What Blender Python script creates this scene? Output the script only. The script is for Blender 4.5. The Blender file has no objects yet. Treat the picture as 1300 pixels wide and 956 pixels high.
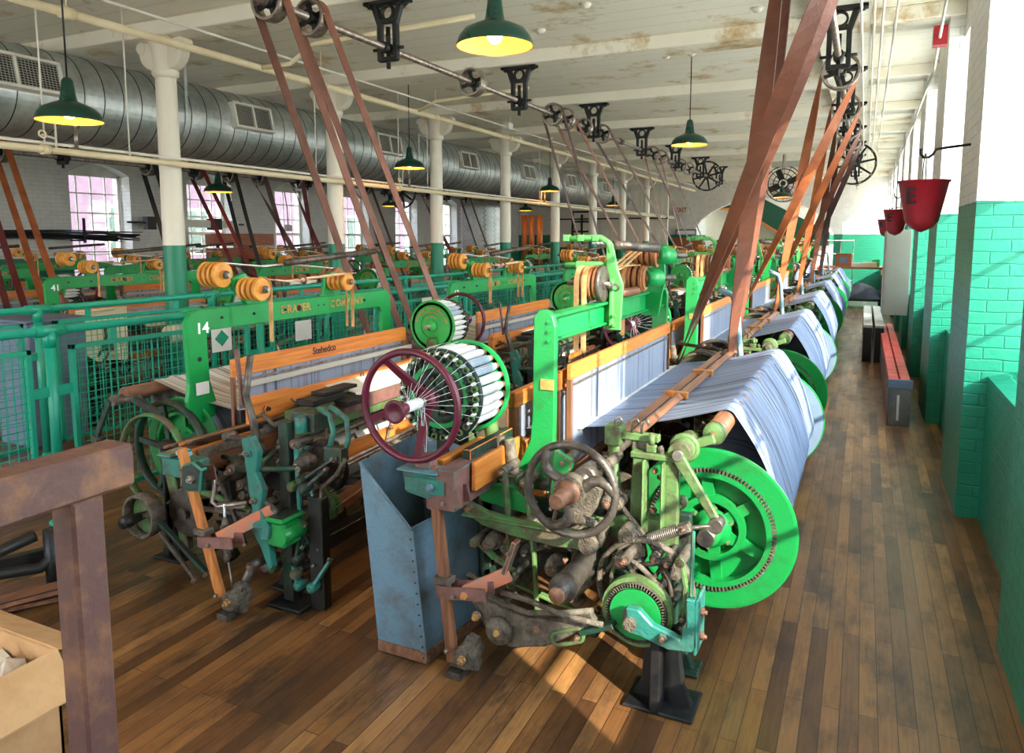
import bpy, bmesh, math, random
from mathutils import Vector, Matrix
random.seed(7)
PI = math.pi
C = bpy.context.scene.collection
V = Vector

# ------------------------------------------------------------------ materials
def sl(c):
    def f(u):
        u /= 255.0
        return u/12.92 if u <= .04045 else ((u+.055)/1.055)**2.4
    return (f(c[0]), f(c[1]), f(c[2]), 1)

def newmat(name):
    m = bpy.data.materials.new(name); m.use_nodes = True
    nt = m.node_tree
    return m, nt, nt.nodes, nt.links, nt.nodes['Principled BSDF']

def painted(name, col, col2=None, amt=.5, rough=.45, metal=0, scale=6, bump=.15, bscale=60, lo=.4, hi=.65, coat=0):
    """colour broken up by a second colour (dirt, bare metal) in patches of its own shape"""
    m, nt, N, L, B = newmat(name)
    tc = N.new('ShaderNodeTexCoord')
    n = N.new('ShaderNodeTexNoise'); n.inputs['Scale'].default_value = scale; n.inputs['Detail'].default_value = 8; n.inputs['Roughness'].default_value = .65
    L.new(tc.outputs['Object'], n.inputs['Vector'])
    r = N.new('ShaderNodeMapRange'); r.inputs['From Min'].default_value = lo; r.inputs['From Max'].default_value = hi; r.inputs['To Max'].default_value = amt
    L.new(n.outputs['Fac'], r.inputs['Value'])
    mx = N.new('ShaderNodeMix'); mx.data_type = 'RGBA'
    mx.inputs['A'].default_value = sl(col); mx.inputs['B'].default_value = sl(col2 if col2 else tuple(c*.7 for c in col))
    L.new(r.outputs['Result'], mx.inputs['Factor']); L.new(mx.outputs['Result'], B.inputs['Base Color'])
    rr = N.new('ShaderNodeMapRange'); rr.inputs['To Min'].default_value = rough; rr.inputs['To Max'].default_value = min(1, rough+.3)
    L.new(r.outputs['Result'], rr.inputs['Value']); L.new(rr.outputs['Result'], B.inputs['Roughness'])
    B.inputs['Metallic'].default_value = metal
    if coat: B.inputs['Coat Weight'].default_value = coat
    if bump:
        n2 = N.new('ShaderNodeTexNoise'); n2.inputs['Scale'].default_value = bscale; n2.inputs['Detail'].default_value = 4
        L.new(tc.outputs['Object'], n2.inputs['Vector'])
        b = N.new('ShaderNodeBump'); b.inputs['Strength'].default_value = bump; b.inputs['Distance'].default_value = .01
        L.new(n2.outputs['Fac'], b.inputs['Height']); L.new(b.outputs['Normal'], B.inputs['Normal'])
    return m

def woodmat(name, c1, c2, axis='Y', rough=.45, scale=1.0):
    m, nt, N, L, B = newmat(name)
    tc = N.new('ShaderNodeTexCoord'); mp = N.new('ShaderNodeMapping')
    s = {'X': (3, 40, 40), 'Y': (40, 3, 40), 'Z': (40, 40, 3)}[axis]
    mp.inputs['Scale'].default_value = tuple(k*scale for k in s)
    L.new(tc.outputs['Object'], mp.inputs['Vector'])
    n = N.new('ShaderNodeTexNoise'); n.inputs['Scale'].default_value = 1; n.inputs['Detail'].default_value = 6; n.inputs['Distortion'].default_value = .4
    L.new(mp.outputs['Vector'], n.inputs['Vector'])
    cr = N.new('ShaderNodeValToRGB'); cr.color_ramp.elements[0].position = .3; cr.color_ramp.elements[1].position = .7
    cr.color_ramp.elements[0].color = sl(c2); cr.color_ramp.elements[1].color = sl(c1)
    L.new(n.outputs['Fac'], cr.inputs['Fac']); L.new(cr.outputs['Color'], B.inputs['Base Color'])
    B.inputs['Roughness'].default_value = rough
    b = N.new('ShaderNodeBump'); b.inputs['Strength'].default_value = .15; b.inputs['Distance'].default_value = .005
    L.new(n.outputs['Fac'], b.inputs['Height']); L.new(b.outputs['Normal'], B.inputs['Normal'])
    return m

def yarnmat(name, c1, c2, freq=(2, 160, 2), rough=.6):
    """many parallel threads: stripes across the loom's width"""
    m, nt, N, L, B = newmat(name)
    tc = N.new('ShaderNodeTexCoord'); mp = N.new('ShaderNodeMapping'); mp.inputs['Scale'].default_value = freq
    L.new(tc.outputs['Object'], mp.inputs['Vector'])
    n = N.new('ShaderNodeTexNoise'); n.inputs['Scale'].default_value = 1; n.inputs['Detail'].default_value = 3; n.inputs['Roughness'].default_value = .8
    L.new(mp.outputs['Vector'], n.inputs['Vector'])
    mp2 = N.new('ShaderNodeMapping'); mp2.inputs['Scale'].default_value = tuple(f*.17 for f in freq)
    L.new(tc.outputs['Object'], mp2.inputs['Vector'])
    n2 = N.new('ShaderNodeTexNoise'); n2.inputs['Scale'].default_value = 1; n2.inputs['Detail'].default_value = 2
    L.new(mp2.outputs['Vector'], n2.inputs['Vector'])
    ad = N.new('ShaderNodeMath'); ad.operation = 'ADD'; L.new(n.outputs['Fac'], ad.inputs[0]); L.new(n2.outputs['Fac'], ad.inputs[1])
    cr = N.new('ShaderNodeValToRGB'); e = cr.color_ramp.elements
    e[0].position = .74; e[0].color = sl(c2); e[1].position = .97; e[1].color = sl(c1)
    L.new(ad.outputs[0], cr.inputs['Fac']); L.new(cr.outputs['Color'], B.inputs['Base Color'])
    B.inputs['Roughness'].default_value = rough
    b = N.new('ShaderNodeBump'); b.inputs['Strength'].default_value = .5; b.inputs['Distance'].default_value = .004
    L.new(n.outputs['Fac'], b.inputs['Height']); L.new(b.outputs['Normal'], B.inputs['Normal'])
    return m

def yarnuv(name, c1, c2, sc=(230, 1.2, 1)):
    m, nt, N, L, B = newmat(name)
    tc = N.new('ShaderNodeTexCoord'); ns = []
    for k, s in ((1, sc), (.23, sc)):
        mp = N.new('ShaderNodeMapping'); mp.inputs['Scale'].default_value = (s[0]*k, s[1], 1); L.new(tc.outputs['UV'], mp.inputs['Vector'])
        n = N.new('ShaderNodeTexNoise'); n.inputs['Scale'].default_value = 1; n.inputs['Detail'].default_value = 3; n.inputs['Roughness'].default_value = .75; L.new(mp.outputs[0], n.inputs['Vector']); ns.append(n)
    ad = N.new('ShaderNodeMath'); ad.operation = 'ADD'; L.new(ns[0].outputs['Fac'], ad.inputs[0]); L.new(ns[1].outputs['Fac'], ad.inputs[1])
    cr = N.new('ShaderNodeValToRGB'); e = cr.color_ramp.elements; e[0].position = .84; e[0].color = sl(c2); e[1].position = 1.0; e[1].color = sl(c1)
    L.new(ad.outputs[0], cr.inputs['Fac']); L.new(cr.outputs['Color'], B.inputs['Base Color']); B.inputs['Roughness'].default_value = .55
    b = N.new('ShaderNodeBump'); b.inputs['Strength'].default_value = .8; b.inputs['Distance'].default_value = .006
    L.new(ad.outputs[0], b.inputs['Height']); L.new(b.outputs['Normal'], B.inputs['Normal'])
    return m
def emit(name, col, st):
    m, nt, N, L, B = newmat(name)
    B.inputs['Base Color'].default_value = sl(col); B.inputs['Emission Color'].default_value = sl(col); B.inputs['Emission Strength'].default_value = st
    return m

def wallmat(name, zb, white=(226, 224, 216), green=(20, 128, 98), bstr=.55):
    """painted brick: white above zb, green below"""
    m, nt, N, L, B = newmat(name)
    g = N.new('ShaderNodeNewGeometry'); sx = N.new('ShaderNodeSeparateXYZ'); L.new(g.outputs['Position'], sx.inputs[0])
    ad = N.new('ShaderNodeMath'); ad.operation = 'ADD'; L.new(sx.outputs['X'], ad.inputs[0]); L.new(sx.outputs['Y'], ad.inputs[1])
    cx = N.new('ShaderNodeCombineXYZ'); L.new(ad.outputs[0], cx.inputs['X']); L.new(sx.outputs['Z'], cx.inputs['Y'])
    nz = N.new('ShaderNodeTexNoise'); nz.inputs['Scale'].default_value = 9; L.new(g.outputs['Position'], nz.inputs['Vector'])
    # wobble the courses a little
    vs = N.new('ShaderNodeVectorMath'); vs.operation = 'SCALE'; vs.inputs['Scale'].default_value = .016
    L.new(nz.outputs['Color'], vs.inputs[0])
    va = N.new('ShaderNodeVectorMath'); va.operation = 'ADD'; L.new(cx.outputs[0], va.inputs[0]); L.new(vs.outputs[0], va.inputs[1])
    br = N.new('ShaderNodeTexBrick'); br.inputs['Scale'].default_value = 1; br.inputs['Brick Width'].default_value = .21; br.inputs['Row Height'].default_value = .073
    br.inputs['Mortar Size'].default_value = .006; br.inputs['Mortar Smooth'].default_value = .6; br.inputs['Bias'].default_value = 0
    br.inputs['Color1'].default_value = (.9, .9, .9, 1); br.inputs['Color2'].default_value = (1, 1, 1, 1); br.inputs['Mortar'].default_value = (.62, .62, .62, 1)
    L.new(va.outputs[0], br.inputs['Vector'])
    n3 = N.new('ShaderNodeTexNoise'); n3.inputs['Scale'].default_value = 5; n3.inputs['Detail'].default_value = 6; L.new(g.outputs['Position'], n3.inputs['Vector'])
    # paint edge
    gt = N.new('ShaderNodeMath'); gt.operation = 'GREATER_THAN'; gt.inputs[1].default_value = zb
    w = N.new('ShaderNodeMath'); w.operation = 'MULTIPLY_ADD'; w.inputs[1].default_value = .02; L.new(nz.outputs['Fac'], w.inputs[0]); L.new(sx.outputs['Z'], w.inputs[2])
    L.new(w.outputs[0], gt.inputs[0])
    mx = N.new('ShaderNodeMix'); mx.data_type = 'RGBA'; mx.inputs['A'].default_value = sl(green); mx.inputs['B'].default_value = sl(white)
    L.new(gt.outputs[0], mx.inputs['Factor'])
    mu = N.new('ShaderNodeMix'); mu.data_type = 'RGBA'; mu.blend_type = 'MULTIPLY'; mu.inputs['Factor'].default_value = .55
    L.new(mx.outputs['Result'], mu.inputs['A']); L.new(br.outputs['Color'], mu.inputs['B'])
    mv = N.new('ShaderNodeMapRange'); mv.inputs['To Min'].default_value = .78; mv.inputs['To Max'].default_value = 1.12; L.new(n3.outputs['Fac'], mv.inputs['Value'])
    mm = N.new('ShaderNodeMix'); mm.data_type = 'RGBA'; mm.blend_type = 'MULTIPLY'; mm.inputs['Factor'].default_value = 1
    L.new(mu.outputs['Result'], mm.inputs['A']); L.new(mv.outputs['Result'], mm.inputs['B'])
    L.new(mm.outputs['Result'], B.inputs['Base Color'])
    B.inputs['Roughness'].default_value = .42
    nb = N.new('ShaderNodeTexNoise'); nb.inputs['Scale'].default_value = 35; nb.inputs['Detail'].default_value = 5; L.new(g.outputs['Position'], nb.inputs['Vector'])
    hm = N.new('ShaderNodeMath'); hm.operation = 'MULTIPLY_ADD'; hm.inputs[1].default_value = .35; L.new(nb.outputs['Fac'], hm.inputs[0])
    inv = N.new('ShaderNodeMath'); inv.operation = 'SUBTRACT'; inv.inputs[0].default_value = 1; L.new(br.outputs['Fac'], inv.inputs[1]); L.new(inv.outputs[0], hm.inputs[2])
    b = N.new('ShaderNodeBump'); b.inputs['Strength'].default_value = bstr; b.inputs['Distance'].default_value = .012
    L.new(hm.outputs[0], b.inputs['Height']); L.new(b.outputs['Normal'], B.inputs['Normal'])
    return m

def floormat():
    m, nt, N, L, B = newmat('oak_strip_floor')
    g = N.new('ShaderNodeNewGeometry'); sx = N.new('ShaderNodeSeparateXYZ'); L.new(g.outputs['Position'], sx.inputs[0])
    cx = N.new('ShaderNodeCombineXYZ'); L.new(sx.outputs['Y'], cx.inputs['X']); L.new(sx.outputs['X'], cx.inputs['Y'])
    br = N.new('ShaderNodeTexBrick'); br.offset = .37; br.inputs['Scale'].default_value = 1; br.inputs['Brick Width'].default_value = .95; br.inputs['Row Height'].default_value = .064
    br.inputs['Mortar Size'].default_value = .0016; br.inputs['Mortar Smooth'].default_value = .3; br.inputs['Bias'].default_value = 0
    br.inputs['Color1'].default_value = (0, 0, 0, 1); br.inputs['Color2'].default_value = (1, 1, 1, 1); br.inputs['Mortar'].default_value = (.5, .5, .5, 1)
    L.new(cx.outputs[0], br.inputs['Vector'])
    cr = N.new('ShaderNodeValToRGB'); e = cr.color_ramp.elements
    e[0].position = 0; e[0].color = sl((84, 54, 32)); e[1].position = 1; e[1].color = sl((186, 132, 76))
    for p, c in ((.25, (118, 78, 44)), (.62, (150, 102, 56)), (.84, (128, 90, 56))):
        q = e.new(p); q.color = sl(c)
    L.new(br.outputs['Color'], cr.inputs['Fac'])
    # wear and stains with shapes of their own
    mp = N.new('ShaderNodeMapping'); mp.inputs['Scale'].default_value = (3.2, 1.1, 1); L.new(g.outputs['Position'], mp.inputs['Vector'])
    n = N.new('ShaderNodeTexNoise'); n.inputs['Scale'].default_value = 1.6; n.inputs['Detail'].default_value = 9; n.inputs['Roughness'].default_value = .7; L.new(mp.outputs[0], n.inputs['Vector'])
    r = N.new('ShaderNodeMapRange'); r.inputs['From Min'].default_value = .46; r.inputs['From Max'].default_value = .66; r.inputs['To Max'].default_value = .85; L.new(n.outputs['Fac'], r.inputs['Value'])
    mx = N.new('ShaderNodeMix'); mx.data_type = 'RGBA'; L.new(r.outputs[0], mx.inputs['Factor']); L.new(cr.outputs['Color'], mx.inputs['A']); mx.inputs['B'].default_value = sl((52, 38, 32))
    mp2 = N.new('ShaderNodeMapping'); mp2.inputs['Scale'].default_value = (90, 5, 1); L.new(g.outputs['Position'], mp2.inputs['Vector'])
    n2 = N.new('ShaderNodeTexNoise'); n2.inputs['Scale'].default_value = 1; n2.inputs['Detail'].default_value = 5; L.new(mp2.outputs[0], n2.inputs['Vector'])
    r2 = N.new('ShaderNodeMapRange'); r2.inputs['To Min'].default_value = .55; r2.inputs['To Max'].default_value = 1.35; L.new(n2.outputs['Fac'], r2.inputs['Value'])
    m2 = N.new('ShaderNodeMix'); m2.data_type = 'RGBA'; m2.blend_type = 'MULTIPLY'; m2.inputs['Factor'].default_value = 1; L.new(mx.outputs['Result'], m2.inputs['A']); L.new(r2.outputs[0], m2.inputs['B'])
    dm = N.new('ShaderNodeMix'); dm.data_type = 'RGBA'; L.new(br.outputs['Fac'], dm.inputs['Factor']); L.new(m2.outputs['Result'], dm.inputs['A']); dm.inputs['B'].default_value = sl((26, 16, 10))
    L.new(dm.outputs['Result'], B.inputs['Base Color'])
    rr = N.new('ShaderNodeMapRange'); rr.inputs['To Min'].default_value = .2; rr.inputs['To Max'].default_value = .5; L.new(n.outputs['Fac'], rr.inputs['Value']); L.new(rr.outputs[0], B.inputs['Roughness'])
    b = N.new('ShaderNodeBump'); b.inputs['Strength'].default_value = .35; b.inputs['Distance'].default_value = .003
    hb = N.new('ShaderNodeMath'); hb.operation = 'SUBTRACT'; L.new(n2.outputs['Fac'], hb.inputs[0]); L.new(br.outputs['Fac'], hb.inputs[1])
    L.new(hb.outputs[0], b.inputs['Height']); L.new(b.outputs['Normal'], B.inputs['Normal'])
    return m

def ceilmat():
    m, nt, N, L, B = newmat('painted_ceiling_boards')
    g = N.new('ShaderNodeNewGeometry'); sx = N.new('ShaderNodeSeparateXYZ'); L.new(g.outputs['Position'], sx.inputs[0])
    # boards run along X, joints every .29 m in Y
    d = N.new('ShaderNodeMath'); d.operation = 'DIVIDE'; d.inputs[1].default_value = .29; L.new(sx.outputs['Y'], d.inputs[0])
    fr = N.new('ShaderNodeMath'); fr.operation = 'FRACT'; L.new(d.outputs[0], fr.inputs[0])
    lt = N.new('ShaderNodeMath'); lt.operation = 'LESS_THAN'; lt.inputs[1].default_value = .03; L.new(fr.outputs[0], lt.inputs[0])
    n = N.new('ShaderNodeTexNoise'); n.inputs['Scale'].default_value = 1.3; n.inputs['Detail'].default_value = 9; n.inputs['Roughness'].default_value = .72; L.new(g.outputs['Position'], n.inputs['Vector'])
    cr = N.new('ShaderNodeValToRGB'); e = cr.color_ramp.elements
    e[0].position = .3; e[0].color = sl((238, 232, 212)); e[1].position = .76; e[1].color = sl((150, 98, 50))
    q = e.new(.54); q.color = sl((242, 236, 218)); q = e.new(.63); q.color = sl((206, 184, 142))
    L.new(n.outputs['Fac'], cr.inputs['Fac'])
    mx = N.new('ShaderNodeMix'); mx.data_type = 'RGBA'; mx.inputs['B'].default_value = sl((120, 112, 96))
    k = N.new('ShaderNodeMath'); k.operation = 'MULTIPLY'; k.inputs[1].default_value = .45; L.new(lt.outputs[0], k.inputs[0])
    L.new(k.outputs[0], mx.inputs['Factor']); L.new(cr.outputs['Color'], mx.inputs['A']); L.new(mx.outputs['Result'], B.inputs['Base Color'])
    B.inputs['Roughness'].default_value = .5
    b = N.new('ShaderNodeBump'); b.inputs['Strength'].default_value = .5; b.inputs['Distance'].default_value = .01; b.invert = True
    L.new(lt.outputs[0], b.inputs['Height']); L.new(b.outputs['Normal'], B.inputs['Normal'])
    return m

def galvmat():
    m, nt, N, L, B = newmat('galvanised_sheet')
    g = N.new('ShaderNodeNewGeometry')
    v = N.new('ShaderNodeTexVoronoi'); v.inputs['Scale'].default_value = 14; L.new(g.outputs['Position'], v.inputs['Vector'])
    n = N.new('ShaderNodeTexNoise'); n.inputs['Scale'].default_value = 2.5; n.inputs['Detail'].default_value = 6; L.new(g.outputs['Position'], n.inputs['Vector'])
    ad = N.new('ShaderNodeMath'); ad.operation = 'MULTIPLY_ADD'; ad.inputs[1].default_value = .25; L.new(v.outputs['Distance'], ad.inputs[0]); L.new(n.outputs['Fac'], ad.inputs[2])
    cr = N.new('ShaderNodeValToRGB'); e = cr.color_ramp.elements; e[0].position = .3; e[0].color = sl((150, 160, 160)); e[1].position = .8; e[1].color = sl((206, 210, 206))
    L.new(ad.outputs[0], cr.inputs['Fac'])
    tc = N.new('ShaderNodeTexCoord'); sp = N.new('ShaderNodeSeparateXYZ'); L.new(g.outputs['Position'], sp.inputs[0])
    dv = N.new('ShaderNodeMath'); dv.operation = 'DIVIDE'; dv.inputs[1].default_value = .23; L.new(sp.outputs['Y'], dv.inputs[0])
    fr = N.new('ShaderNodeMath'); fr.operation = 'FRACT'; L.new(dv.outputs[0], fr.inputs[0])
    lt = N.new('ShaderNodeMath'); lt.operation = 'LESS_THAN'; lt.inputs[1].default_value = .045; L.new(fr.outputs[0], lt.inputs[0])
    sm = N.new('ShaderNodeMix'); sm.data_type = 'RGBA'; sm.inputs['B'].default_value = sl((70, 72, 70)); L.new(lt.outputs[0], sm.inputs['Factor']); L.new(cr.outputs['Color'], sm.inputs['A']); L.new(sm.outputs['Result'], B.inputs['Base Color'])
    B.inputs['Metallic'].default_value = .8
    rr = N.new('ShaderNodeMapRange'); rr.inputs['To Min'].default_value = .34; rr.inputs['To Max'].default_value = .55; L.new(n.outputs['Fac'], rr.inputs['Value']); L.new(rr.outputs[0], B.inputs['Roughness'])
    return m

M = dict(
    green=painted('bright_green_paint', (20, 136, 62), (46, 84, 38), .75, .36, scale=7, lo=.5, hi=.74),
    greenc=painted('clean_green_paint', (18, 150, 72), (14, 120, 60), .5, .3, scale=3, bump=.05),
    frame=painted('oily_green_casting', (70, 116, 58), (88, 74, 56), .95, .5, scale=11, bump=.4, lo=.42, hi=.58),
    pale=painted('pale_green_casting', (92, 122, 68), (78, 66, 46), .9, .5, scale=14, bump=.35, lo=.47, hi=.64),
    dark=painted('dark_green_casting', (26, 60, 44), (40, 34, 28), .95, .42, scale=9, bump=.35, lo=.4, hi=.6),
    aqua=painted('aqua_paint', (44, 118, 104), (66, 74, 64), .8, .4, scale=12, bump=.3, lo=.48, hi=.66),
    iron=painted('oily_iron', (98, 90, 82), (62, 50, 40), .9, .38, metal=.45, scale=14, bump=.4),
    dusty=painted('linty_iron', (112, 101, 86), (64, 53, 42), .9, .6, metal=.15, scale=22, bump=.8, bscale=120),
    black=painted('black_iron', (26, 27, 28), (48, 42, 38), .6, .42, metal=.3, scale=10, bump=.2),
    steel=painted('worn_steel', (170, 160, 150), (110, 84, 66), .7, .3, metal=.8, scale=20, bump=.15),
    rust=painted('rusty_end', (152, 108, 82), (100, 64, 46), .8, .5, metal=.3, scale=25, bump=.2),
    purple=painted('plum_paint', (98, 20, 44), (70, 18, 34), .6, .32, scale=8, bump=.1),
    teal=painted('teal_rail_paint', (22, 158, 128), (16, 132, 106), .5, .3, scale=4, bump=.05),
    orange=woodmat('varnished_maple', (226, 142, 62), (180, 98, 38)),
    orangez=woodmat('varnished_maple_upright', (206, 132, 66), (158, 92, 44), 'Z'),
    brown=woodmat('worn_brown_wood', (146, 96, 66), (92, 60, 44)),
    brownz=woodmat('worn_brown_upright', (156, 104, 72), (96, 62, 46), 'Z'),
    old=painted('old_stained_timber', (98, 68, 62), (166, 116, 74), .85, .5, scale=5, bump=.4, bscale=30, lo=.48, hi=.72),
    leather=painted('picker_leather', (124, 86, 78), (90, 58, 50), .7, .55, scale=12, bump=.2),
    beltA=painted('brown_belting', (122, 72, 50), (86, 48, 36), .7, .42, scale=3, bump=.15),
    beltB=painted('orange_belting', (176, 98, 52), (120, 62, 38), .7, .4, scale=3, bump=.15),
    beltC=painted('dark_belting', (84, 46, 40), (52, 32, 30), .7, .45, scale=3, bump=.15),
    yarn=yarnmat('warp_threads', (156, 168, 190), (60, 66, 84)),
    yarnw=yarnmat('warp_threads_light', (236, 234, 226), (150, 138, 122)),
    warpuv=yarnuv('warp_sheet_threads', (128, 141, 166), (36, 40, 54)), warpuvw=yarnuv('pale_warp_sheet_threads', (226, 222, 212), (92, 80, 66)),
    heddle=yarnmat('heddle_wires', (140, 148, 164), (28, 30, 38), freq=(2, 120, 2), rough=.35),
    cloth=painted('woven_cotton', (228, 222, 208), (206, 198, 184), .5, .8, scale=4, bump=.3, bscale=300),
    cream=painted('cream_cloth', (232, 222, 190), (214, 200, 164), .5, .8, scale=3, bump=.2, bscale=200),
    bobbin=painted('bobbin_yarn', (234, 232, 226), (196, 202, 208), .6, .7, scale=5, bump=.3, bscale=200),
    bobbinb=painted('blue_grey_yarn', (172, 188, 204), (140, 152, 170), .6, .7, scale=5, bump=.3, bscale=200),
    thread=painted('loose_thread', (236, 238, 236), (210, 216, 216), .5, .7, bump=0),
    strap=painted('harness_strap', (220, 172, 112), (166, 110, 64), .7, .5, scale=14, bump=.1),
    roll=painted('harness_roll_wood', (222, 158, 66), (178, 108, 40), .7, .36, scale=10, bump=.1),
    rolld=painted('dark_harness_roll_wood', (172, 110, 66), (112, 66, 42), .8, .42, scale=10, bump=.1),
    white=painted('white_enamel', (228, 224, 212), (200, 190, 168), .5, .4, scale=5, bump=.05),
    creamp=painted('cream_pipe_paint', (232, 216, 178), (206, 184, 140), .5, .4, scale=3, bump=.05),
    paper=painted('white_paper', (232, 232, 226), (214, 214, 208), .4, .8, bump=0),
    galv=galvmat(),
    can=painted('blue_grey_tin', (106, 138, 156), (96, 92, 84), .75, .42, metal=.25, scale=8, bump=.2, lo=.45, hi=.7),
    shade=painted('green_enamel_shade', (14, 60, 46), (12, 48, 38), .4, .25, scale=4, bump=0),
    shadein=painted('cream_enamel_inside', (250, 216, 130), (244, 200, 110), .3, .4, bump=0),
    red=painted('red_bucket_paint', (150, 20, 34), (118, 16, 26), .5, .38, scale=5, bump=.05),
    redw=painted('orange_red_rail', (222, 78, 62), (188, 70, 66), .6, .4, scale=5, bump=.05),
    alu=painted('brushed_aluminium', (150, 152, 152), (112, 112, 114), .6, .35, metal=.8, scale=6, bump=.05),
    grey=painted('grey_enamel', (178, 176, 164), (160, 156, 142), .4, .35, scale=4, bump=.03),
    card=painted('cardboard', (206, 162, 112), (176, 130, 86), .6, .8, scale=6, bump=.2),
    wrap=painted('crumpled_paper', (212, 196, 172), (170, 146, 116), .7, .8, scale=7, bump=.5, bscale=12),
    blue=painted('dark_blue_cloth', (40, 62, 96), (30, 44, 70), .6, .8, scale=5, bump=.2),
    boxw=woodmat('red_brown_crate', (170, 96, 56), (128, 66, 38), 'Y'),
    gold=painted('faded_gold_letters', (196, 150, 74), (160, 96, 60), .7, .5, scale=30, bump=0),
    letter=painted('white_letters', (244, 244, 240), (230, 230, 226), .3, .6, bump=0),
    blackp=painted('black_letters', (30, 18, 20), (50, 24, 26), .5, .6, bump=0),
    bulb=emit('glowing_bulb', (255, 168, 72), 170),
    slate=painted('grey_blue_board', (104, 118, 140), (88, 98, 116), .5, .6, scale=3, bump=.05),
    doorw=painted('dark_green_panel', (16, 84, 62), (14, 68, 52), .5, .45, scale=3, bump=.05),
    panel=painted('white_tongue_boards', (222, 216, 200), (204, 196, 178), .5, .5, scale=3, bump=.05),
    outbrick=painted('pale_brick_outside', (82, 62, 72), (64, 48, 56), .6, .8, scale=3, bump=.2),
    wall_r=wallmat('painted_brick_right', 1.99),
    wall_l=wallmat('painted_brick_left', 1.42, green=(16, 112, 82), white=(206, 204, 196)),
    wall_f=wallmat('painted_brick_far', 1.93, green=(16, 118, 86), white=(222, 220, 210)),
    floor=floormat(), ceil=ceilmat(),
)
# column paint: cream over green at eye height
def colmat():
    m, nt, N, L, B = newmat('column_paint')
    g = N.new('ShaderNodeNewGeometry'); sx = N.new('ShaderNodeSeparateXYZ'); L.new(g.outputs['Position'], sx.inputs[0])
    gt = N.new('ShaderNodeMath'); gt.operation = 'GREATER_THAN'; gt.inputs[1].default_value = 1.685; L.new(sx.outputs['Z'], gt.inputs[0])
    mx = N.new('ShaderNodeMix'); mx.data_type = 'RGBA'; mx.inputs['A'].default_value = sl((14, 128, 94)); mx.inputs['B'].default_value = sl((234, 226, 206)); L.new(gt.outputs[0], mx.inputs['Factor'])
    L.new(mx.outputs['Result'], B.inputs['Base Color']); B.inputs['Roughness'].default_value = .4
    return m
M['column'] = colmat()
def glassmat():
    m = bpy.data.materials.new('window_glass'); m.use_nodes = True
    N = m.node_tree.nodes; L = m.node_tree.links; N.clear()
    o = N.new('ShaderNodeOutputMaterial'); mx = N.new('ShaderNodeMixShader'); t = N.new('ShaderNodeBsdfTransparent'); gl = N.new('ShaderNodeBsdfGlossy')
    t.inputs['Color'].default_value = (.95, .97, .96, 1); gl.inputs['Roughness'].default_value = .05
    mx.inputs['Fac'].default_value = .07
    L.new(t.outputs[0], mx.inputs[1]); L.new(gl.outputs[0], mx.inputs[2]); L.new(mx.outputs[0], o.inputs['Surface'])
    return m
M['glass'] = glassmat()

# ------------------------------------------------------------------ mesh builder
def basis(ax):
    w = V(ax).normalized()
    if abs(w.y) > .99: u = V((1, 0, 0)); v = V((0, 0, 1))
    elif abs(w.z) > .99: u = V((1, 0, 0)); v = V((0, 1, 0))
    else:
        u = w.cross(V((0, 0, 1))).normalized(); v = u.cross(w).normalized()
    return u, v, w

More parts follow.
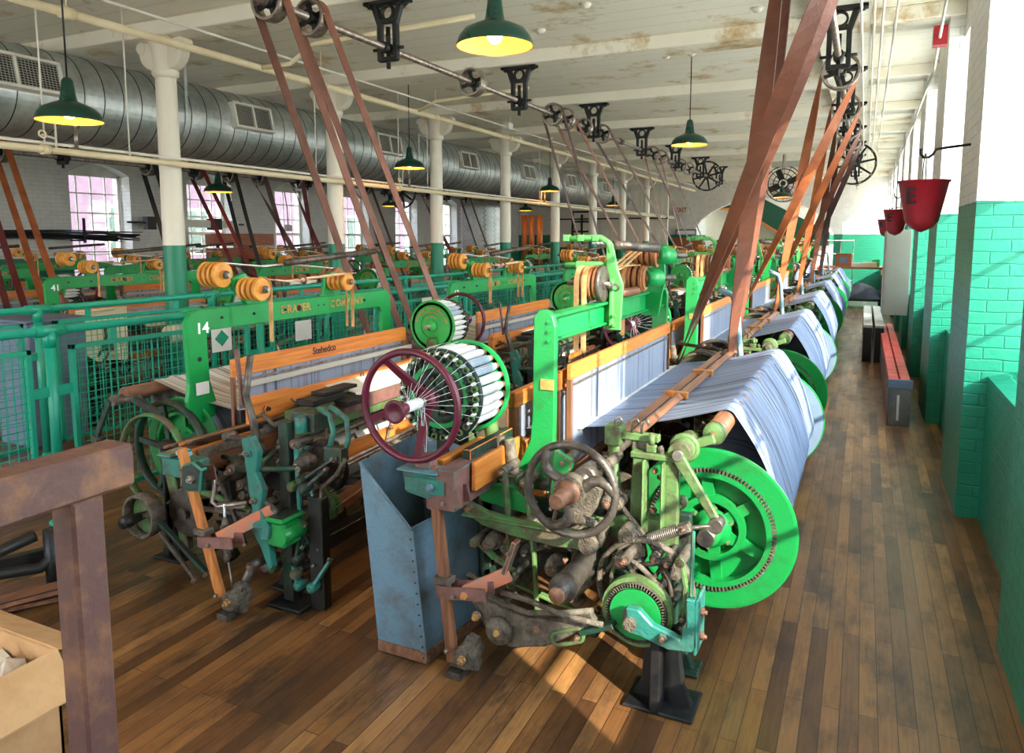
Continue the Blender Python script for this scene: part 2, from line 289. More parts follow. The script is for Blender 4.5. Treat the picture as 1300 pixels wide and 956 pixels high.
class MB:
    def __init__(s): s.v = []; s.f = []; s.mi = []; s.sm = []; s.mats = []
    def m(s, mat):
        mat = M[mat] if isinstance(mat, str) else mat
        if mat not in s.mats: s.mats.append(mat)
        return s.mats.index(mat)
    def add(s, vs, fs, mat, smooth=False):
        b = len(s.v); i = s.m(mat); s.v += [V(q) for q in vs]
        for f in fs: s.f.append([b+k for k in f]); s.mi.append(i); s.sm.append(smooth)
        return s
    def box(s, c, d, mat, rot=None):
        c = V(c); h = V(d)/2; vs = []
        for x in (-1, 1):
            for y in (-1, 1):
                for z in (-1, 1):
                    p = V((x*h.x, y*h.y, z*h.z))
                    if rot: p = rot @ p
                    vs.append(c+p)
        return s.add(vs, [(0, 1, 3, 2), (4, 6, 7, 5), (0, 4, 5, 1), (2, 3, 7, 6), (0, 2, 6, 4), (1, 5, 7, 3)], mat)
    def bx(s, x0, x1, y0, y1, z0, z1, mat):
        return s.box(((x0+x1)/2, (y0+y1)/2, (z0+z1)/2), (abs(x1-x0), abs(y1-y0), abs(z1-z0)), mat)
    def bar(s, p0, p1, w, t, mat, up=(0, 0, 1), w1=None, t1=None):
        """rectangular bar from p0 to p1; w across, t along 'up'"""
        p0 = V(p0); p1 = V(p1); d = (p1-p0).normalized(); u = d.cross(V(up))
        if u.length < 1e-4: u = d.cross(V((1, 0, 0)))
        u.normalize(); q = u.cross(d).normalized(); w1 = w if w1 is None else w1; t1 = t if t1 is None else t1
        vs = []
        for p, a, b in ((p0, w, t), (p1, w1, t1)):
            for i, j in ((-1, -1), (1, -1), (1, 1), (-1, 1)): vs.append(p+u*(i*a/2)+q*(j*b/2))
        return s.add(vs, [(3, 2, 1, 0), (4, 5, 6, 7), (0, 1, 5, 4), (1, 2, 6, 5), (2, 3, 7, 6), (3, 0, 4, 7)], mat)
    def lathe(s, c, ax, prof, mat, seg=24, closed=False, smooth=True, a0=0, a1=2*PI, cap=True):
        """prof: list of (radius, height along ax)"""
        c = V(c); u, v, w = basis(ax); full = abs(a1-a0-2*PI) < 1e-6; n = seg if full else seg+1; vs = []
        for r, h in prof:
            for k in range(n):
                a = a0+(a1-a0)*k/seg
                vs.append(c+w*h+(u*math.cos(a)+v*math.sin(a))*r)
        fs = []; P = len(prof)
        for i in range(P if closed else P-1):
            j = (i+1) % P
            for k in range(seg):
                l = (k+1) % n if full else k+1
                fs.append((i*n+k, i*n+l, j*n+l, j*n+k))
        if not closed and full and cap:
            if prof[0][0] > 1e-5: fs.append(tuple(range(n))[::-1])
            if prof[-1][0] > 1e-5: fs.append(tuple((P-1)*n+k for k in range(n)))
        b0 = len(s.f); s.add(vs, fs, mat, smooth)
        for k in range(b0, len(s.f)):
            if len(s.f[k]) > 4: s.sm[k] = False
        return s
    def cyl(s, p0, p1, r, mat, r1=None, seg=12):
        p0 = V(p0); p1 = V(p1); L = (p1-p0).length
        if L < 1e-6: return s
        return s.lathe(p0, p1-p0, [(r, 0), (r if r1 is None else r1, L)], mat, seg)
    def ring(s, c, ax, ri, ro, h, mat, seg=32):
        return s.lathe(c, ax, [(ri, -h/2), (ro, -h/2), (ro, h/2), (ri, h/2)], mat, seg, closed=True, smooth=False)
    def torus(s, c, ax, R, r, mat, seg=40, n=8, sq=1):
        return s.lathe(c, ax, [(R+r*math.cos(2*PI*k/n), r*sq*math.sin(2*PI*k/n)) for k in range(n)], mat, seg, closed=True)
    def sph(s, c, r, mat, seg=12):
        return s.lathe(c, (0, 0, 1), [(max(1e-6, r*math.sin(PI*k/6)), -r*math.cos(PI*k/6)) for k in range(7)], mat, seg)
    def tube(s, pts, r, mat, seg=8, r1=None):
        pts = [V(p) for p in pts]; n = len(pts); vs = []; pu = None
        for i, p in enumerate(pts):
            t = (pts[min(i+1, n-1)]-pts[max(i-1, 0)]).normalized()
            if pu is None: u = basis(t)[0]
            else: u = (pu-t*pu.dot(t)).normalized()
            pu = u; q = t.cross(u); rr = r+(r1-r)*i/(n-1) if r1 is not None else r
            for k in range(seg):
                a = 2*PI*k/seg; vs.append(p+(u*math.cos(a)+q*math.sin(a))*rr)
        fs = [(i*seg+k, i*seg+(k+1) % seg, (i+1)*seg+(k+1) % seg, (i+1)*seg+k) for i in range(n-1) for k in range(seg)]
        fs += [tuple(range(seg))[::-1], tuple((n-1)*seg+k for k in range(seg))]
        return s.add(vs, fs, mat, True)
    def plate(s, pts, y0, y1, mat, plane='XZ'):
        """outline pts extruded between two offsets along the missing axis"""
        def P(a, b, c):
            return {'XZ': (a, c, b), 'XY': (a, b, c), 'YZ': (c, a, b)}[plane]
        n = len(pts); vs = [P(a, b, y0) for a, b in pts]+[P(a, b, y1) for a, b in pts]
        fs = [tuple(range(n)), tuple(range(2*n-1, n-1, -1))]+[(i, n+i, n+(i+1) % n, (i+1) % n) for i in range(n)]
        return s.add(vs, fs, mat)
    def ribbon(s, pts, wd, w, t, mat, smooth=False):
        """flat band along pts; wd = list of width directions or one direction"""
        pts = [V(p) for p in pts]; n = len(pts); vs = []
        for i, p in enumerate(pts):
            tn = (pts[min(i+1, n-1)]-pts[max(i-1, 0)]).normalized()
            d = V(wd[i]) if isinstance(wd, list) else V(wd); d = (d-tn*d.dot(tn)).normalized(); q = tn.cross(d)
            for a, b in ((-1, -1), (1, -1), (1, 1), (-1, 1)): vs.append(p+d*(a*w/2)+q*(b*t/2))
        fs = [(i*4+k, i*4+(k+1) % 4, (i+1)*4+(k+1) % 4, (i+1)*4+k) for i in range(n-1) for k in range(4)]
        fs += [(3, 2, 1, 0), tuple((n-1)*4+k for k in range(4))]
        return s.add(vs, fs, mat, smooth)
    def sheet(s, rows, mat, smooth=True):
        n = len(rows[0]); vs = [p for r in rows for p in r]
        return s.add(vs, [(i*n+k, i*n+k+1, (i+1)*n+k+1, (i+1)*n+k) for i in range(len(rows)-1) for k in range(n-1)], mat, smooth)
    def gear(s, c, ax, r, h, n, th, mat, web=True, hub=.02, teeth='out', webmat=None, seg=40):
        c = V(c); u, v, w = basis(ax)
        s.ring(c, ax, r*.86, r, h, mat, seg)
        if web: s.ring(c, ax, hub, r*.88, h*.4, webmat or mat, seg)
        s.lathe(c, ax, [(hub*1.6, -h*.7), (hub*1.6, h*.7)], mat, 16)
        for k in range(n):
            a = 2*PI*k/n; e = u*math.cos(a)+v*math.sin(a); tq = -u*math.sin(a)+v*math.cos(a)
            R = Matrix((e, tq, w)).transposed()
            s.box(c+e*(r+th/2*(1 if teeth == 'out' else 0)), (th, 2*PI*r/n*.5, h), mat, R)
        return s
    def wheel(s, c, ax, R, r, hub, hl, n, mat, sw=.02, a0=0, sq=1, curve=0, st=None, seg=44):
        c = V(c); u, v, w = basis(ax)
        s.torus(c, ax, R, r, mat, seg, 8, sq)
        s.lathe(c, ax, [(hub*.7, -hl/2), (hub, -hl/2*.6), (hub, hl/2*.6), (hub*.7, hl/2)], mat, 16)
        for k in range(n):
            a = a0+2*PI*k/n
            if curve:
                pts = []
                for i in range(7):
                    t = i/6; aa = a+curve*math.sin(t*PI)*(1-.3*t); rr = hub*.6+(R-hub*.6)*t
                    pts.append(c+(u*math.cos(aa)+v*math.sin(aa))*rr)
                s.tube(pts, sw/2, mat, 8)
            else:
                e = u*math.cos(a)+v*math.sin(a)
                s.bar(c+e*hub*.6, c+e*R, sw, st or sw*.6, mat, up=w, w1=sw*.7)
        return s
    def bolt(s, c, ax, r, mat='rust'):
        c = V(c); w = V(ax).normalized()
        return s.lathe(c, ax, [(r, 0), (r, r*.8)], mat, 6, smooth=False).cyl(c, c+w*r*1.5, r*.5, mat, seg=6)
    def build(s, name, parent=None, org=(0, 0, 0), bev=0, loc=None):
        me = bpy.data.meshes.new(name); o = V(org)
        me.from_pydata([tuple(p-o) for p in s.v], [], s.f)
        for m in s.mats: me.materials.append(m)
        me.polygons.foreach_set('material_index', s.mi); me.polygons.foreach_set('use_smooth', s.sm)
        me.update()
        bm = bmesh.new(); bm.from_mesh(me)
        bmesh.ops.recalc_face_normals(bm, faces=bm.faces)
        if bev:
            es = [e for e in bm.edges if len(e.link_faces) == 2 and not (e.link_faces[0].smooth and e.link_faces[1].smooth) and e.calc_face_angle(0) > .6 and e.calc_length() > bev*3]
            bmesh.ops.bevel(bm, geom=es, offset=bev, segments=1, affect='EDGES', clamp_overlap=True)
        bm.to_mesh(me); bm.free()
        ob = bpy.data.objects.new(name, me); C.objects.link(ob)
        if parent is not None: ob.parent = parent
        if loc is not None: ob.location = loc
        return ob

def uvsheet(rows, mat, name, parent, org):
    m = MB().sheet(rows, mat); ob = m.build(name, parent, org); me = ob.data; uv = me.uv_layers.new(name='UVMap'); n = len(rows[0])
    for lp in me.loops: i = lp.vertex_index; uv.data[lp.index].uv = ((i % n)/(n-1), (i//n)/(len(rows)-1))
    return ob
def tag(o, label=None, cat=None, group=None, kind=None):
    if label: o['label'] = label
    if cat: o['category'] = cat
    if group: o['group'] = group
    if kind: o['kind'] = kind
    return o
def thing(name, label, cat, loc=(0, 0, 0), group=None, rz=0):
    o = bpy.data.objects.new(name, None); o.empty_display_size = .2; C.objects.link(o)
    o.location = loc; o.rotation_euler.z = rz
    return tag(o, label, cat, group)
def struct(name, mb, bev=0):
    return tag(mb.build(name, bev=bev), kind='structure')
KIDS = {}
def copy_tree(o, parent=None, skip=()):
    c = o.copy(); C.objects.link(c)
    if parent is not None: c.parent = parent
    for ch in o.children:
        if ch.name.split('.')[0] in skip: continue
        copy_tree(ch, c, skip)
    return c

def text_obj(name, s, size, mat, parent, mtx, ext=.001, sx=1, spacing=1):
    cu = bpy.data.curves.new('t', 'FONT'); cu.body = s; cu.size = size; cu.extrude = ext; cu.offset = size*.022; cu.align_x = 'CENTER'; cu.align_y = 'CENTER'; cu.space_character = spacing
    t = bpy.data.objects.new('t', cu); C.objects.link(t)
    dg = bpy.context.evaluated_depsgraph_get(); dg.update()
    me = bpy.data.meshes.new_from_object(t.evaluated_get(dg)); bpy.data.objects.remove(t)
    me.transform(Matrix.Diagonal((sx, 1, 1, 1))); me.transform(mtx)
    me.materials.clear(); me.materials.append(M[mat])
    ob = bpy.data.objects.new(name, me); C.objects.link(ob)
    if parent is not None: ob.parent = parent
    return ob
def face_mtx(p, right, up):
    r = V(right).normalized(); u = V(up).normalized(); n = r.cross(u)
    m = Matrix((r, u, n)).transposed().to_4x4(); m.translation = V(p); return m

ORD = ['nearest', 'second', 'third', 'fourth', 'fifth', 'sixth', 'seventh', 'eighth', 'ninth', 'tenth', 'eleventh', 'twelfth']
M['beltA2'] = painted('plum_brown_belting', (132, 82, 62), (92, 52, 42), .7, .42, scale=3, bump=.15)
M['beltR'] = painted('dark_red_belting', (110, 36, 34), (70, 26, 26), .7, .45, scale=3, bump=.15)
M['blackcloth'] = painted('black_sheet', (34, 36, 44), (22, 24, 30), .5, .6, scale=5, bump=.2)
M['panel2'] = painted('cream_plaster', (214, 208, 188), (196, 188, 164), .5, .5, scale=3, bump=.05)
P = 2.63
H_CEIL = 3.88; BEAM_Z = 3.74
XR, XW, XL = .6, .724, -13.3
YN, YF = -3.6, 28.6
PIL = [(5.29+P*k, 6.25+P*k) for k in range(-3, 9)]          # pilaster spans in Y
OPEN = [(PIL[k][1], PIL[k+1][0]) for k in range(1, len(PIL)-1)]
SILL_R, HEAD_R = .93, 3.55
struct('floor', MB().bx(XL-.5, XW+.6, YN, YF+.5, -.1, 0, 'floor'))
struct('ceiling', MB().bx(XL-.5, XW+.6, YN, YF+.5, H_CEIL, H_CEIL+.15, 'ceil'))
# right wall: low wall under the sills, head over the windows, pilasters
w = MB()
w.bx(XW, XW+.5, YN, YF+.4, 0, SILL_R-.1, 'wall_r').bx(XW, XW+.5, YN, YF+.4, HEAD_R, H_CEIL, 'wall_r')
for a, b in PIL: w.bx(XR, XW+.5, a, b, 0, H_CEIL-.001, 'wall_r')
w.bx(XW, XW+.5, YN, PIL[1][0], SILL_R-.1, HEAD_R, 'wall_r')      # unseen bay, filled in to keep the sun off the timber stand
# sloping brick sills
for a, b in OPEN: w.plate([(XW-.0, SILL_R-.1), (XW+.5, SILL_R-.1), (XW+.5, SILL_R+.12), (XW+.0, SILL_R-.02)], a, b, 'wall_r')
struct('wall_right', w)
def sash(x, y0, y1, z0, z1, nx, nz, side):
    """double hung window standing in the plane X = x"""
    m = MB(); f = .05
    m.bx(x-.04, x+.04, y0, y0+f, z0, z1, 'white').bx(x-.04, x+.04, y1-f, y1, z0, z1, 'white').bx(x-.04, x+.04, y0, y1, z0, z0+f, 'white').bx(x-.04, x+.04, y0, y1, z1-f, z1, 'white')
    zm = (z0+z1)/2; m.bx(x-.03, x+.03, y0, y1, zm-.03, zm+.03, 'white')
    for k in range(1, nx): yy = y0+(y1-y0)*k/nx; m.bx(x-.012, x+.012, yy-.012, yy+.012, z0, z1, 'white')
    for k in range(1, nz):
        if k*2 != nz: zz = z0+(z1-z0)*k/nz; m.bx(x-.011, x+.011, y0, y1, zz-.012, zz+.012, 'white')
    return m
wi = 0
for a, b in OPEN:
    wi += 1
    o = tag(sash(XW+.42, a, b, SILL_R+.08, HEAD_R, 4, 6, 1).build('window_%d' % wi), kind='structure')
    MB().bx(XW+.418, XW+.422, a+.04, b-.04, SILL_R+.1, HEAD_R-.04, 'glass').build('pane', o)
# left wall with arched windows
LW = [8.93-P*4+P*k for k in range(0, 10)]                     # near edge of each opening
WWL = 1.25
def archz(t, zs, rise): return zs+rise*math.sin(PI*t)
w = MB(); x0, x1 = XL-.5, XL
zs, rise, sz = 2.98, .2, .75
prev = YN
for y in LW:
    w.bx(x0, x1, prev, y, 0, H_CEIL-.001, 'wall_l'); w.bx(x0, x1, y, y+WWL, 0, sz, 'wall_l')
    n = 10
    for k in range(n):
        t0, t1 = k/n, (k+1)/n
        w.plate([(y+WWL*t0, archz(t0, zs, rise)), (y+WWL*t1, archz(t1, zs, rise)), (y+WWL*t1, H_CEIL-.001), (y+WWL*t0, H_CEIL-.001)], x0, x1, 'wall_l', 'YZ')
    prev = y+WWL
w.bx(x0, x1, prev, YF+.4, 0, H_CEIL-.001, 'wall_l')
struct('wall_left', w)
for y in LW:
    wi += 1
    m = sash(XL-.3, y+.03, y+WWL-.03, sz, zs+.02, 4, 6, -1)
    m.plate([(y+WWL*k/10, archz(k/10, zs, rise)) for k in range(11)][::-1]+[(y, zs-.02), (y+WWL, zs-.02)], XL-.33, XL-.27, 'white', 'YZ')
    o = tag(m.build('window_%d' % wi), kind='structure')
    MB().bx(XL-.302, XL-.298, y+.06, y+WWL-.06, sz+.03, zs-.02, 'glass').build('pane', o)
w = MB().bx(XL-.5, XW+.5, YN-.4, YN, 0, .9, 'wall_r').bx(XL-.5, XW+.5, YN-.4, YN, 3.3, H_CEIL, 'wall_r')
BW = [-12.2+3.0*k for k in range(4)]; px_ = XL-.5
for x in BW: w.bx(px_, x, YN-.4, YN, .9, 3.3, 'wall_r'); px_ = x+1.5
w.bx(px_, XW+.5, YN-.4, YN, .9, 3.3, 'wall_r')
struct('wall_back', w)
# far wall with a wide shallow arch to the stair hall
w = MB()
w.bx(XL, -6.0, YF, YF+.4, 0, H_CEIL-.001, 'wall_f').bx(-1.0, XW+.2, YF, YF+.4, 0, H_CEIL-.001, 'wall_f')
n = 14; a0, a1 = -6.0, -1.0
for k in range(n):
    t0, t1 = k/n, (k+1)/n; f = lambda t: 1.9+1.35*math.sin(PI*t)**.55
    w.plate([(a0+(a1-a0)*t0, f(t0)), (a0+(a1-a0)*t1, f(t1)), (a0+(a1-a0)*t1, H_CEIL-.001), (a0+(a1-a0)*t0, H_CEIL-.001)], YF, YF+.4, 'wall_f')
struct('wall_far', w)
w = MB().bx(-8, 1.3, YF+3.2, YF+3.4, 0, H_CEIL, 'wall_f')
struct('wall_stair_hall', w)
struct('floor_stair_hall', MB().bx(-8, 1.3, YF+.5, YF+3.2, -.1, -.001, 'floor'))
struct('ceiling_stair_hall', MB().bx(-8, 1.3, YF+.5, YF+3.4, H_CEIL, H_CEIL+.15, 'ceil'))
# ceiling beams, one over every column
for k in range(-3, 9):
    y = 5.46+P*k
    m = MB().bx(XL, XR if False else XW, y-.2, y+.2, BEAM_Z, H_CEIL, 'ceil')
    struct('trim_%d' % (k+4), m, bev=.01)
# the street side: pale brick building across the yard, seen through the left windows
m = MB().bx(-30, -29, -14, 46, -5, 12, 'outbrick')
for k in range(14):
    for j in range(3):
        y = -11+4*k; z = -3+4*j
        m.bx(-29.0, -28.96, y, y+1.4, z, z+2.2, 'steel').bx(-28.98, -28.94, y+.12, y+1.28, z+.12, z+2.08, 'dark')
tag(m.build('mill_building'), 'pale pink brick building across the yard, seen through the left windows', 'building')
tag(MB().bx(-29, XL-.6, -14, 46, -5.1, -5, 'iron').build('yard_ground'), kind='structure')

# cast columns
def column(k):
    y = 5.46+P*k
    o = thing('column', '%s cream column with green base from the camera, left row' % ORD[k].replace('nearest', 'nearest round'), 'column', (-6.5, y, 0), 'cast columns down the room')
    MB().lathe((0, 0, 0), (0, 0, 1), [(.17, 0), (.17, .05), (.125, .1), (.118, .3), (.1, 3.36), (.1, 3.41)], 'column', 28).build('shaft', o)
    c = MB().lathe((0, 0, 0), (0, 0, 1), [(.1, 3.37), (.13, 3.4), (.13, 3.44), (.11, 3.48), (.13, 3.66), (.16, 3.73)], 'column', 28)
    for s in (-1, 1):                # scrolled bracket either side, carrying the beam
        pts = [(s*.1, 3.44)]+[(s*(.1+.2*math.sin(a)), 3.63-.18*math.cos(a)) for a in [PI/2*i/8 for i in range(1, 9)]]+[(s*.33, 3.64), (s*.35, 3.68), (s*.34, 3.72), (s*.3, BEAM_Z-.001), (s*.1, BEAM_Z-.001)]
        c.plate(pts, -.06, .06, 'column'); c.cyl((s*.25, -.075, 3.67), (s*.25, .075, 3.67), .055, 'column', seg=20)
    c.bx(-.2, .2, -.15, .15, 3.72, BEAM_Z-.001, 'column')
    c.build('capital', o, bev=.008)
    return o
for k in range(8): column(k)

# galvanised spiral duct along the left
d = thing('air_duct', 'big round spiral galvanised duct under the ceiling behind the columns', 'duct', (-8.0, 0, 3.27))
R = .47; m = MB(); prof = []
yy = -2.5
pr = [(R, yy)]
while yy < 25.6:
    pr += [(R, yy+.2), (R+.0035, yy+.205), (R+.0035, yy+.215), (R, yy+.22)]; yy += .23
pr += [(R, yy), (R-.02, yy+.02)]
m.lathe((0, 0, 0), (0, 1, 0), pr, 'galv', 56, smooth=False)
m.build('duct_run', d)
for y in (-1.2, 3.2, 9.2, 14.6, 20.5):
    MB().ring((0, y, 0), (0, 1, 0), R-.01, R+.012, .06, 'galv', 48).build('joint_band', d)
for ya, yb in ((4.12, 5.04), (7.33, 8.02), (10.5, 11.2), (13.36, 14.05), (16.4, 17.1), (19.3, 20.0), (22.3, 23.0), (1.3, 2.1)):
    m = MB(); x = R-.03; z0, z1 = -.03, .33; a = .2
    rot = Matrix.Rotation(-a, 3, 'Y')
    def q(x, y, z): return rot @ V((x, y, z))
    def rb(x0, x1, y0, y1, z0, z1, mt):
        m.box(rot @ V(((x0+x1)/2, (y0+y1)/2, (z0+z1)/2)), (x1-x0, y1-y0, z1-z0), mt, rot)
    rb(.38, .5, ya, yb, -.17, .17, 'white'); rb(.5, .503, ya+.03, yb-.03, -.14, .14, 'black')
    rb(.5, .53, (ya+yb)/2-.015, (ya+yb)/2+.015, -.15, .15, 'white')
    for s_ in (-1, 1): rb(.5, .53, ya if s_ < 0 else yb-.035, ya+.035 if s_ < 0 else yb, -.17, .17, 'white'); rb(.5, .53, ya, yb, s_*.155-.015, s_*.155+.015, 'white')
    for k in range(1, 12): zz = -.15+.3*k/12; rb(.506, .512, ya+.02, yb-.02, zz-.002, zz+.002, 'grey')
    nn = 26
    for k in range(1, nn): y2 = ya+(yb-ya)*k/nn; rb(.506, .511, y2-.002, y2+.002, -.15, .15, 'grey')
    m.build('vent_grille', d)
for y in (1.0, 6.6, 11.8, 17, 22.5):
    m = MB(); m.ribbon([V((R+.01)*V((math.cos(t), 0, math.sin(t))))+V((0, y, 0)) if False else V(((R+.01)*math.cos(t), y, (R+.01)*math.sin(t))) for t in [PI*i/16-PI for i in range(17)]], (0, 1, 0), .04, .004, 'galv')
    m.bx(-R-.012, -R-.008, y-.02, y+.02, 0, H_CEIL-3.27, 'galv').bx(R+.008, R+.012, y-.02, y+.02, 0, H_CEIL-3.27, 'galv'); m.build('hanging_strap', d)

# pipes
def pipe(name, pts, r, mat, label, extra=None, grp=None):
    m = MB(); m.tube(pts, r, mat, 12)
    if extra: extra(m)
    return tag(m.build(name), label, 'pipe', grp)
def ex1(m):
    for y in (1.5, 3.9, 6.9, 9.4, 11.9, 15, 18, 21): m.cyl((-5.7, y-.05, 3.5), (-5.7, y+.05, 3.5), .05, 'creamp').cyl((-5.7, y, 3.5), (-5.7, y, H_CEIL-.0), .008, 'creamp', seg=6)
    m.tube([(-5.7, 5.95, 3.5), (-5.3, 5.95, 3.5), (-5.0, 5.95, 3.66), (-3.2, 5.95, 3.7)], .025, 'creamp')
    m.tube([(-5.7, 3.25, 3.5), (-5.7, 3.25, 3.68), (-4.9, 3.25, 3.7), (-3.0, 3.25, 3.7)], .025, 'creamp')
    m.tube([(-5.7, 8.9, 3.5), (-5.4, 8.9, 3.62), (-4.0, 8.9, 3.68)], .022, 'creamp')
pipe('sprinkler_pipe', [(-5.7, -2.5, 3.5), (-5.7, 27.5, 3.5)], .035, 'creamp', 'thick cream pipe with side branches running under the ceiling', ex1)
pipe('conduit', [(-5.45, -2.5, 3.6), (-5.45, 4.2, 3.6), (-5.5, 27.5, 3.6)], .013, 'white', 'thin white conduit beside the thick cream ceiling pipe',
     lambda m: [m.bx(-5.5, -5.4, y-.08, y+.08, 3.56, 3.66, 'white') for y in (2.9, 11.3)])
def ex2(m):
    m.cyl((-6.32, -2.5, 2.56), (-6.32, 27, 2.56), .014, 'white', seg=8)
    for k in range(-1, 9):
        y = 5.46+P*k
        if k % 2: 
            m.cyl((-6.28, y+1.2, 2.5), (-6.28, y+1.2, H_CEIL), .008, 'white', seg=6)
            m.cyl((-6.28, y+1.17, 2.5), (-6.28, y+1.23, 2.5), .045, 'creamp')
        m.cyl((-6.28, y+2.0, 2.5), (-6.28, y+2.0, H_CEIL), .007, 'white', seg=6)
        # small tap and bent riser
        if k in (-1, 1, 3): m.tube([(-6.28, y+1.3, 2.52), (-6.28, y+1.3, 2.72), (-6.28, y+1.34, 2.8), (-6.28, y+1.4, 2.82), (-6.28, y+1.46, 2.8), (-6.28, y+1.48, 2.7)], .009, 'white', 6).cyl((-6.28, y+1.48, 2.54), (-6.28, y+1.48, 2.72), .016, 'steel').cyl((-6.28, y+1.18, 2.62), (-6.28, y+1.3, 2.6), .01, 'white').torus((-6.24, y+1.16, 2.62), (1, 0, .2), .03, .008, 'creamp', 14, 6)
pipe('steam_pipe', [(-6.28, -2.5, 2.5), (-6.28, 27, 2.5)], .03, 'creamp', 'cream pipe crossing in front of the columns at mid height', ex2)
for i, (x, z, lab) in enumerate(((-.12, 3.7, 'leftmost of the thin white pipes on the right ceiling'), (-.02, 3.72, 'second thin white pipe from the left, right ceiling'), (.05, 3.7, 'third thin white pipe from the left, right ceiling'), (.16, 3.74, 'thin white pipe close under the ceiling next to the pilasters'))):
    pipe('conduit', [(x, -2.5, z), (x, 27.8 if i != 3 else 20, z)], .012, 'white', lab, grp='thin pipes over the aisle')
pipe('fire_alarm_conduit', [(.3, 2.5, 3.62), (.5, 8, 3.3), (.52, 26, 3.1)], .011, 'white', 'thin pipe with a red box running down along the pilaster tops', lambda m: m.bx(.42, .52, 7.0, 7.12, 3.3, 3.45, 'red'))

# ------------------------------------------------------------------ line shafts, hangers, pulleys
def hanger(x, y, ztop, zs, label, grp):
    o = thing('shaft_hanger', label, 'bracket', (x, y, ztop), grp)
    h = ztop-zs; m = MB()
    m.bx(-.22, .22, -.05, .05, -.03, 0, 'black')
    for s in (-1, 1):
        m.plate([(s*.17, 0), (s*.11, 0), (s*.055, -h*.45), (s*.06, -h*1.25), (s*.1, -h*1.25), (s*.1, -h*.5)], -.025, .025, 'black')
        m.cyl((s*.17, 0, -.05), (s*.17, 0, -.03), .03, 'black')
        m.plate([(s*.22, -.0), (s*.16, -.0), (s*.13, -.07)], -.05, .05, 'black')
    for zz in (-h*.42, -h*1.22): m.bx(-.09, .09, -.022, .022, zz-.02, zz+.02, 'black')
    m.lathe((0, 0, -h*.25), (0, 1, 0), [(.05, -.02), (.07, -.02), (.07, .02), (.05, .02)], 'black', 16, closed=True)
    m.build('frame', o, bev=.004)
    b = MB().cyl((0, -.09, -h), (0, .09, -h), .045, 'black', seg=14).cyl((0, 0, -h), (0, 0, -h*1.42), .018, 'black').cyl((0, 0, -h), (0, 0, -h*.55), .02, 'black')
    for s in (-1, 1): b.cyl((s*.05, 0, -h), (s*.15, 0, -h), .014, 'black')
    b.build('bearing', o)
    return o
def pulley_mesh(m, y, r, wd, mat='black', rim='steel', n=4, a0=.3):
    m.lathe((0, y, 0), (0, 1, 0), [(r-.018, -wd/2), (r, -wd/2), (r+.004, 0), (r, wd/2), (r-.018, wd/2)], rim, 30, closed=True, smooth=False)
    m.cyl((0, y-.06, 0), (0, y+.06, 0), .05, mat, seg=16)
    for k in range(n):
        a = a0+2*PI*k/n; m.bar((.03*math.cos(a), y, .03*math.sin(a)), ((r-.01)*math.cos(a), y, (r-.01)*math.sin(a)), .035, .02, mat, up=(0, 1, 0))
LSX, LSZ = -3.72, 3.35
RSX, RSZ = -.285, 3.33
def shaft(x, z, y0, y1, pl, label, big=()):
    o = thing('line_shaft', label, 'shaft', (x, 0, z))
    MB().cyl((0, y0, 0), (0, y1, 0), .028, 'steel', seg=16).build('shaft_bar', o)
    for k in range(int((y1-y0)/4)): MB().cyl((0, y0+2+4*k-.08, 0), (0, y0+2+4*k+.08, 0), .045, 'iron', seg=14).build('coupling', o)
    for y, r, wd in pl:
        m = MB(); pulley_mesh(m, y, r, wd); m.build('pulley', o)
    for y, r in big:
        m = MB(); m.wheel((0, y, 0), (0, 1, 0), r, .022, .06, .12, 8, 'black', .05, a0=.2)
        for k in range(10):
            a = 2*PI*k/10; m.bar((r*.92*math.cos(a), y, r*.92*math.sin(a)), (r*1.02*math.cos(a), y, r*1.02*math.sin(a)), .05, .05, 'steel', up=(0, 1, 0))
        m.build('large_pulley', o)
    return o
LP = [(4.0, .13, .1), (4.42, .13, .1), (6.87, .14, .12), (9.05, .14, .1), (9.46, .15, .1), (10.24, .12, .1), (11.02, .14, .1), (14.0, .14, .1), (14.6, .14, .1), (16.4, .14, .1), (17.2, .14, .1)]
shaft(LSX, LSZ, -2, 25, LP, 'left overhead line shaft carrying the row of small belt pulleys', big=((19.4, .36),))
RP = [(4.05, .15, .11), (4.5, .15, .11), (7.85, .17, .12), (10.0, .16, .12), (11.8, .16, .12), (13.3, .16, .12)]
shaft(RSX, RSZ, -2, 26, RP, 'right overhead line shaft above the aisle side looms', big=((17.4, .42),))
for i, y in enumerate((5.46-P, 5.46, 8.09, 10.72, 13.35, 15.98, 18.61, 21.24)):
    hanger(LSX, y-.08, BEAM_Z, LSZ, '%s black iron hanger along the left overhead shaft' % ORD[i], 'hangers of the left line shaft')
for i, y in enumerate((2.2, 4.75, 7.2, 9.75, 12.2, 14.7, 17.0, 19.6)):
    hanger(RSX, y, BEAM_Z+.0, RSZ, '%s black iron hanger along the right overhead shaft' % ORD[i], 'hangers of the right line shaft')
m = MB()
m.bx(RSX-.24, RSX+.24, YN+.5, 26, BEAM_Z+.001, BEAM_Z+.05, 'ceil')
tag(m.build('trim_20'), kind='structure')
WSX, WSZ = -10.0, 2.86
o = shaft(WSX, WSZ, -2, 25, [(5.45, .14, .1), (5.85, .14, .1), (8.0, .14, .12), (8.9, .14, .1), (9.6, .14, .1), (10.3, .14, .1), (11.3, .14, .1), (13.5, .14, .1), (16, .14, .1), (18, .14, .1)], 'black overhead shaft in the far left bay behind the duct', big=((14.9, .38),))
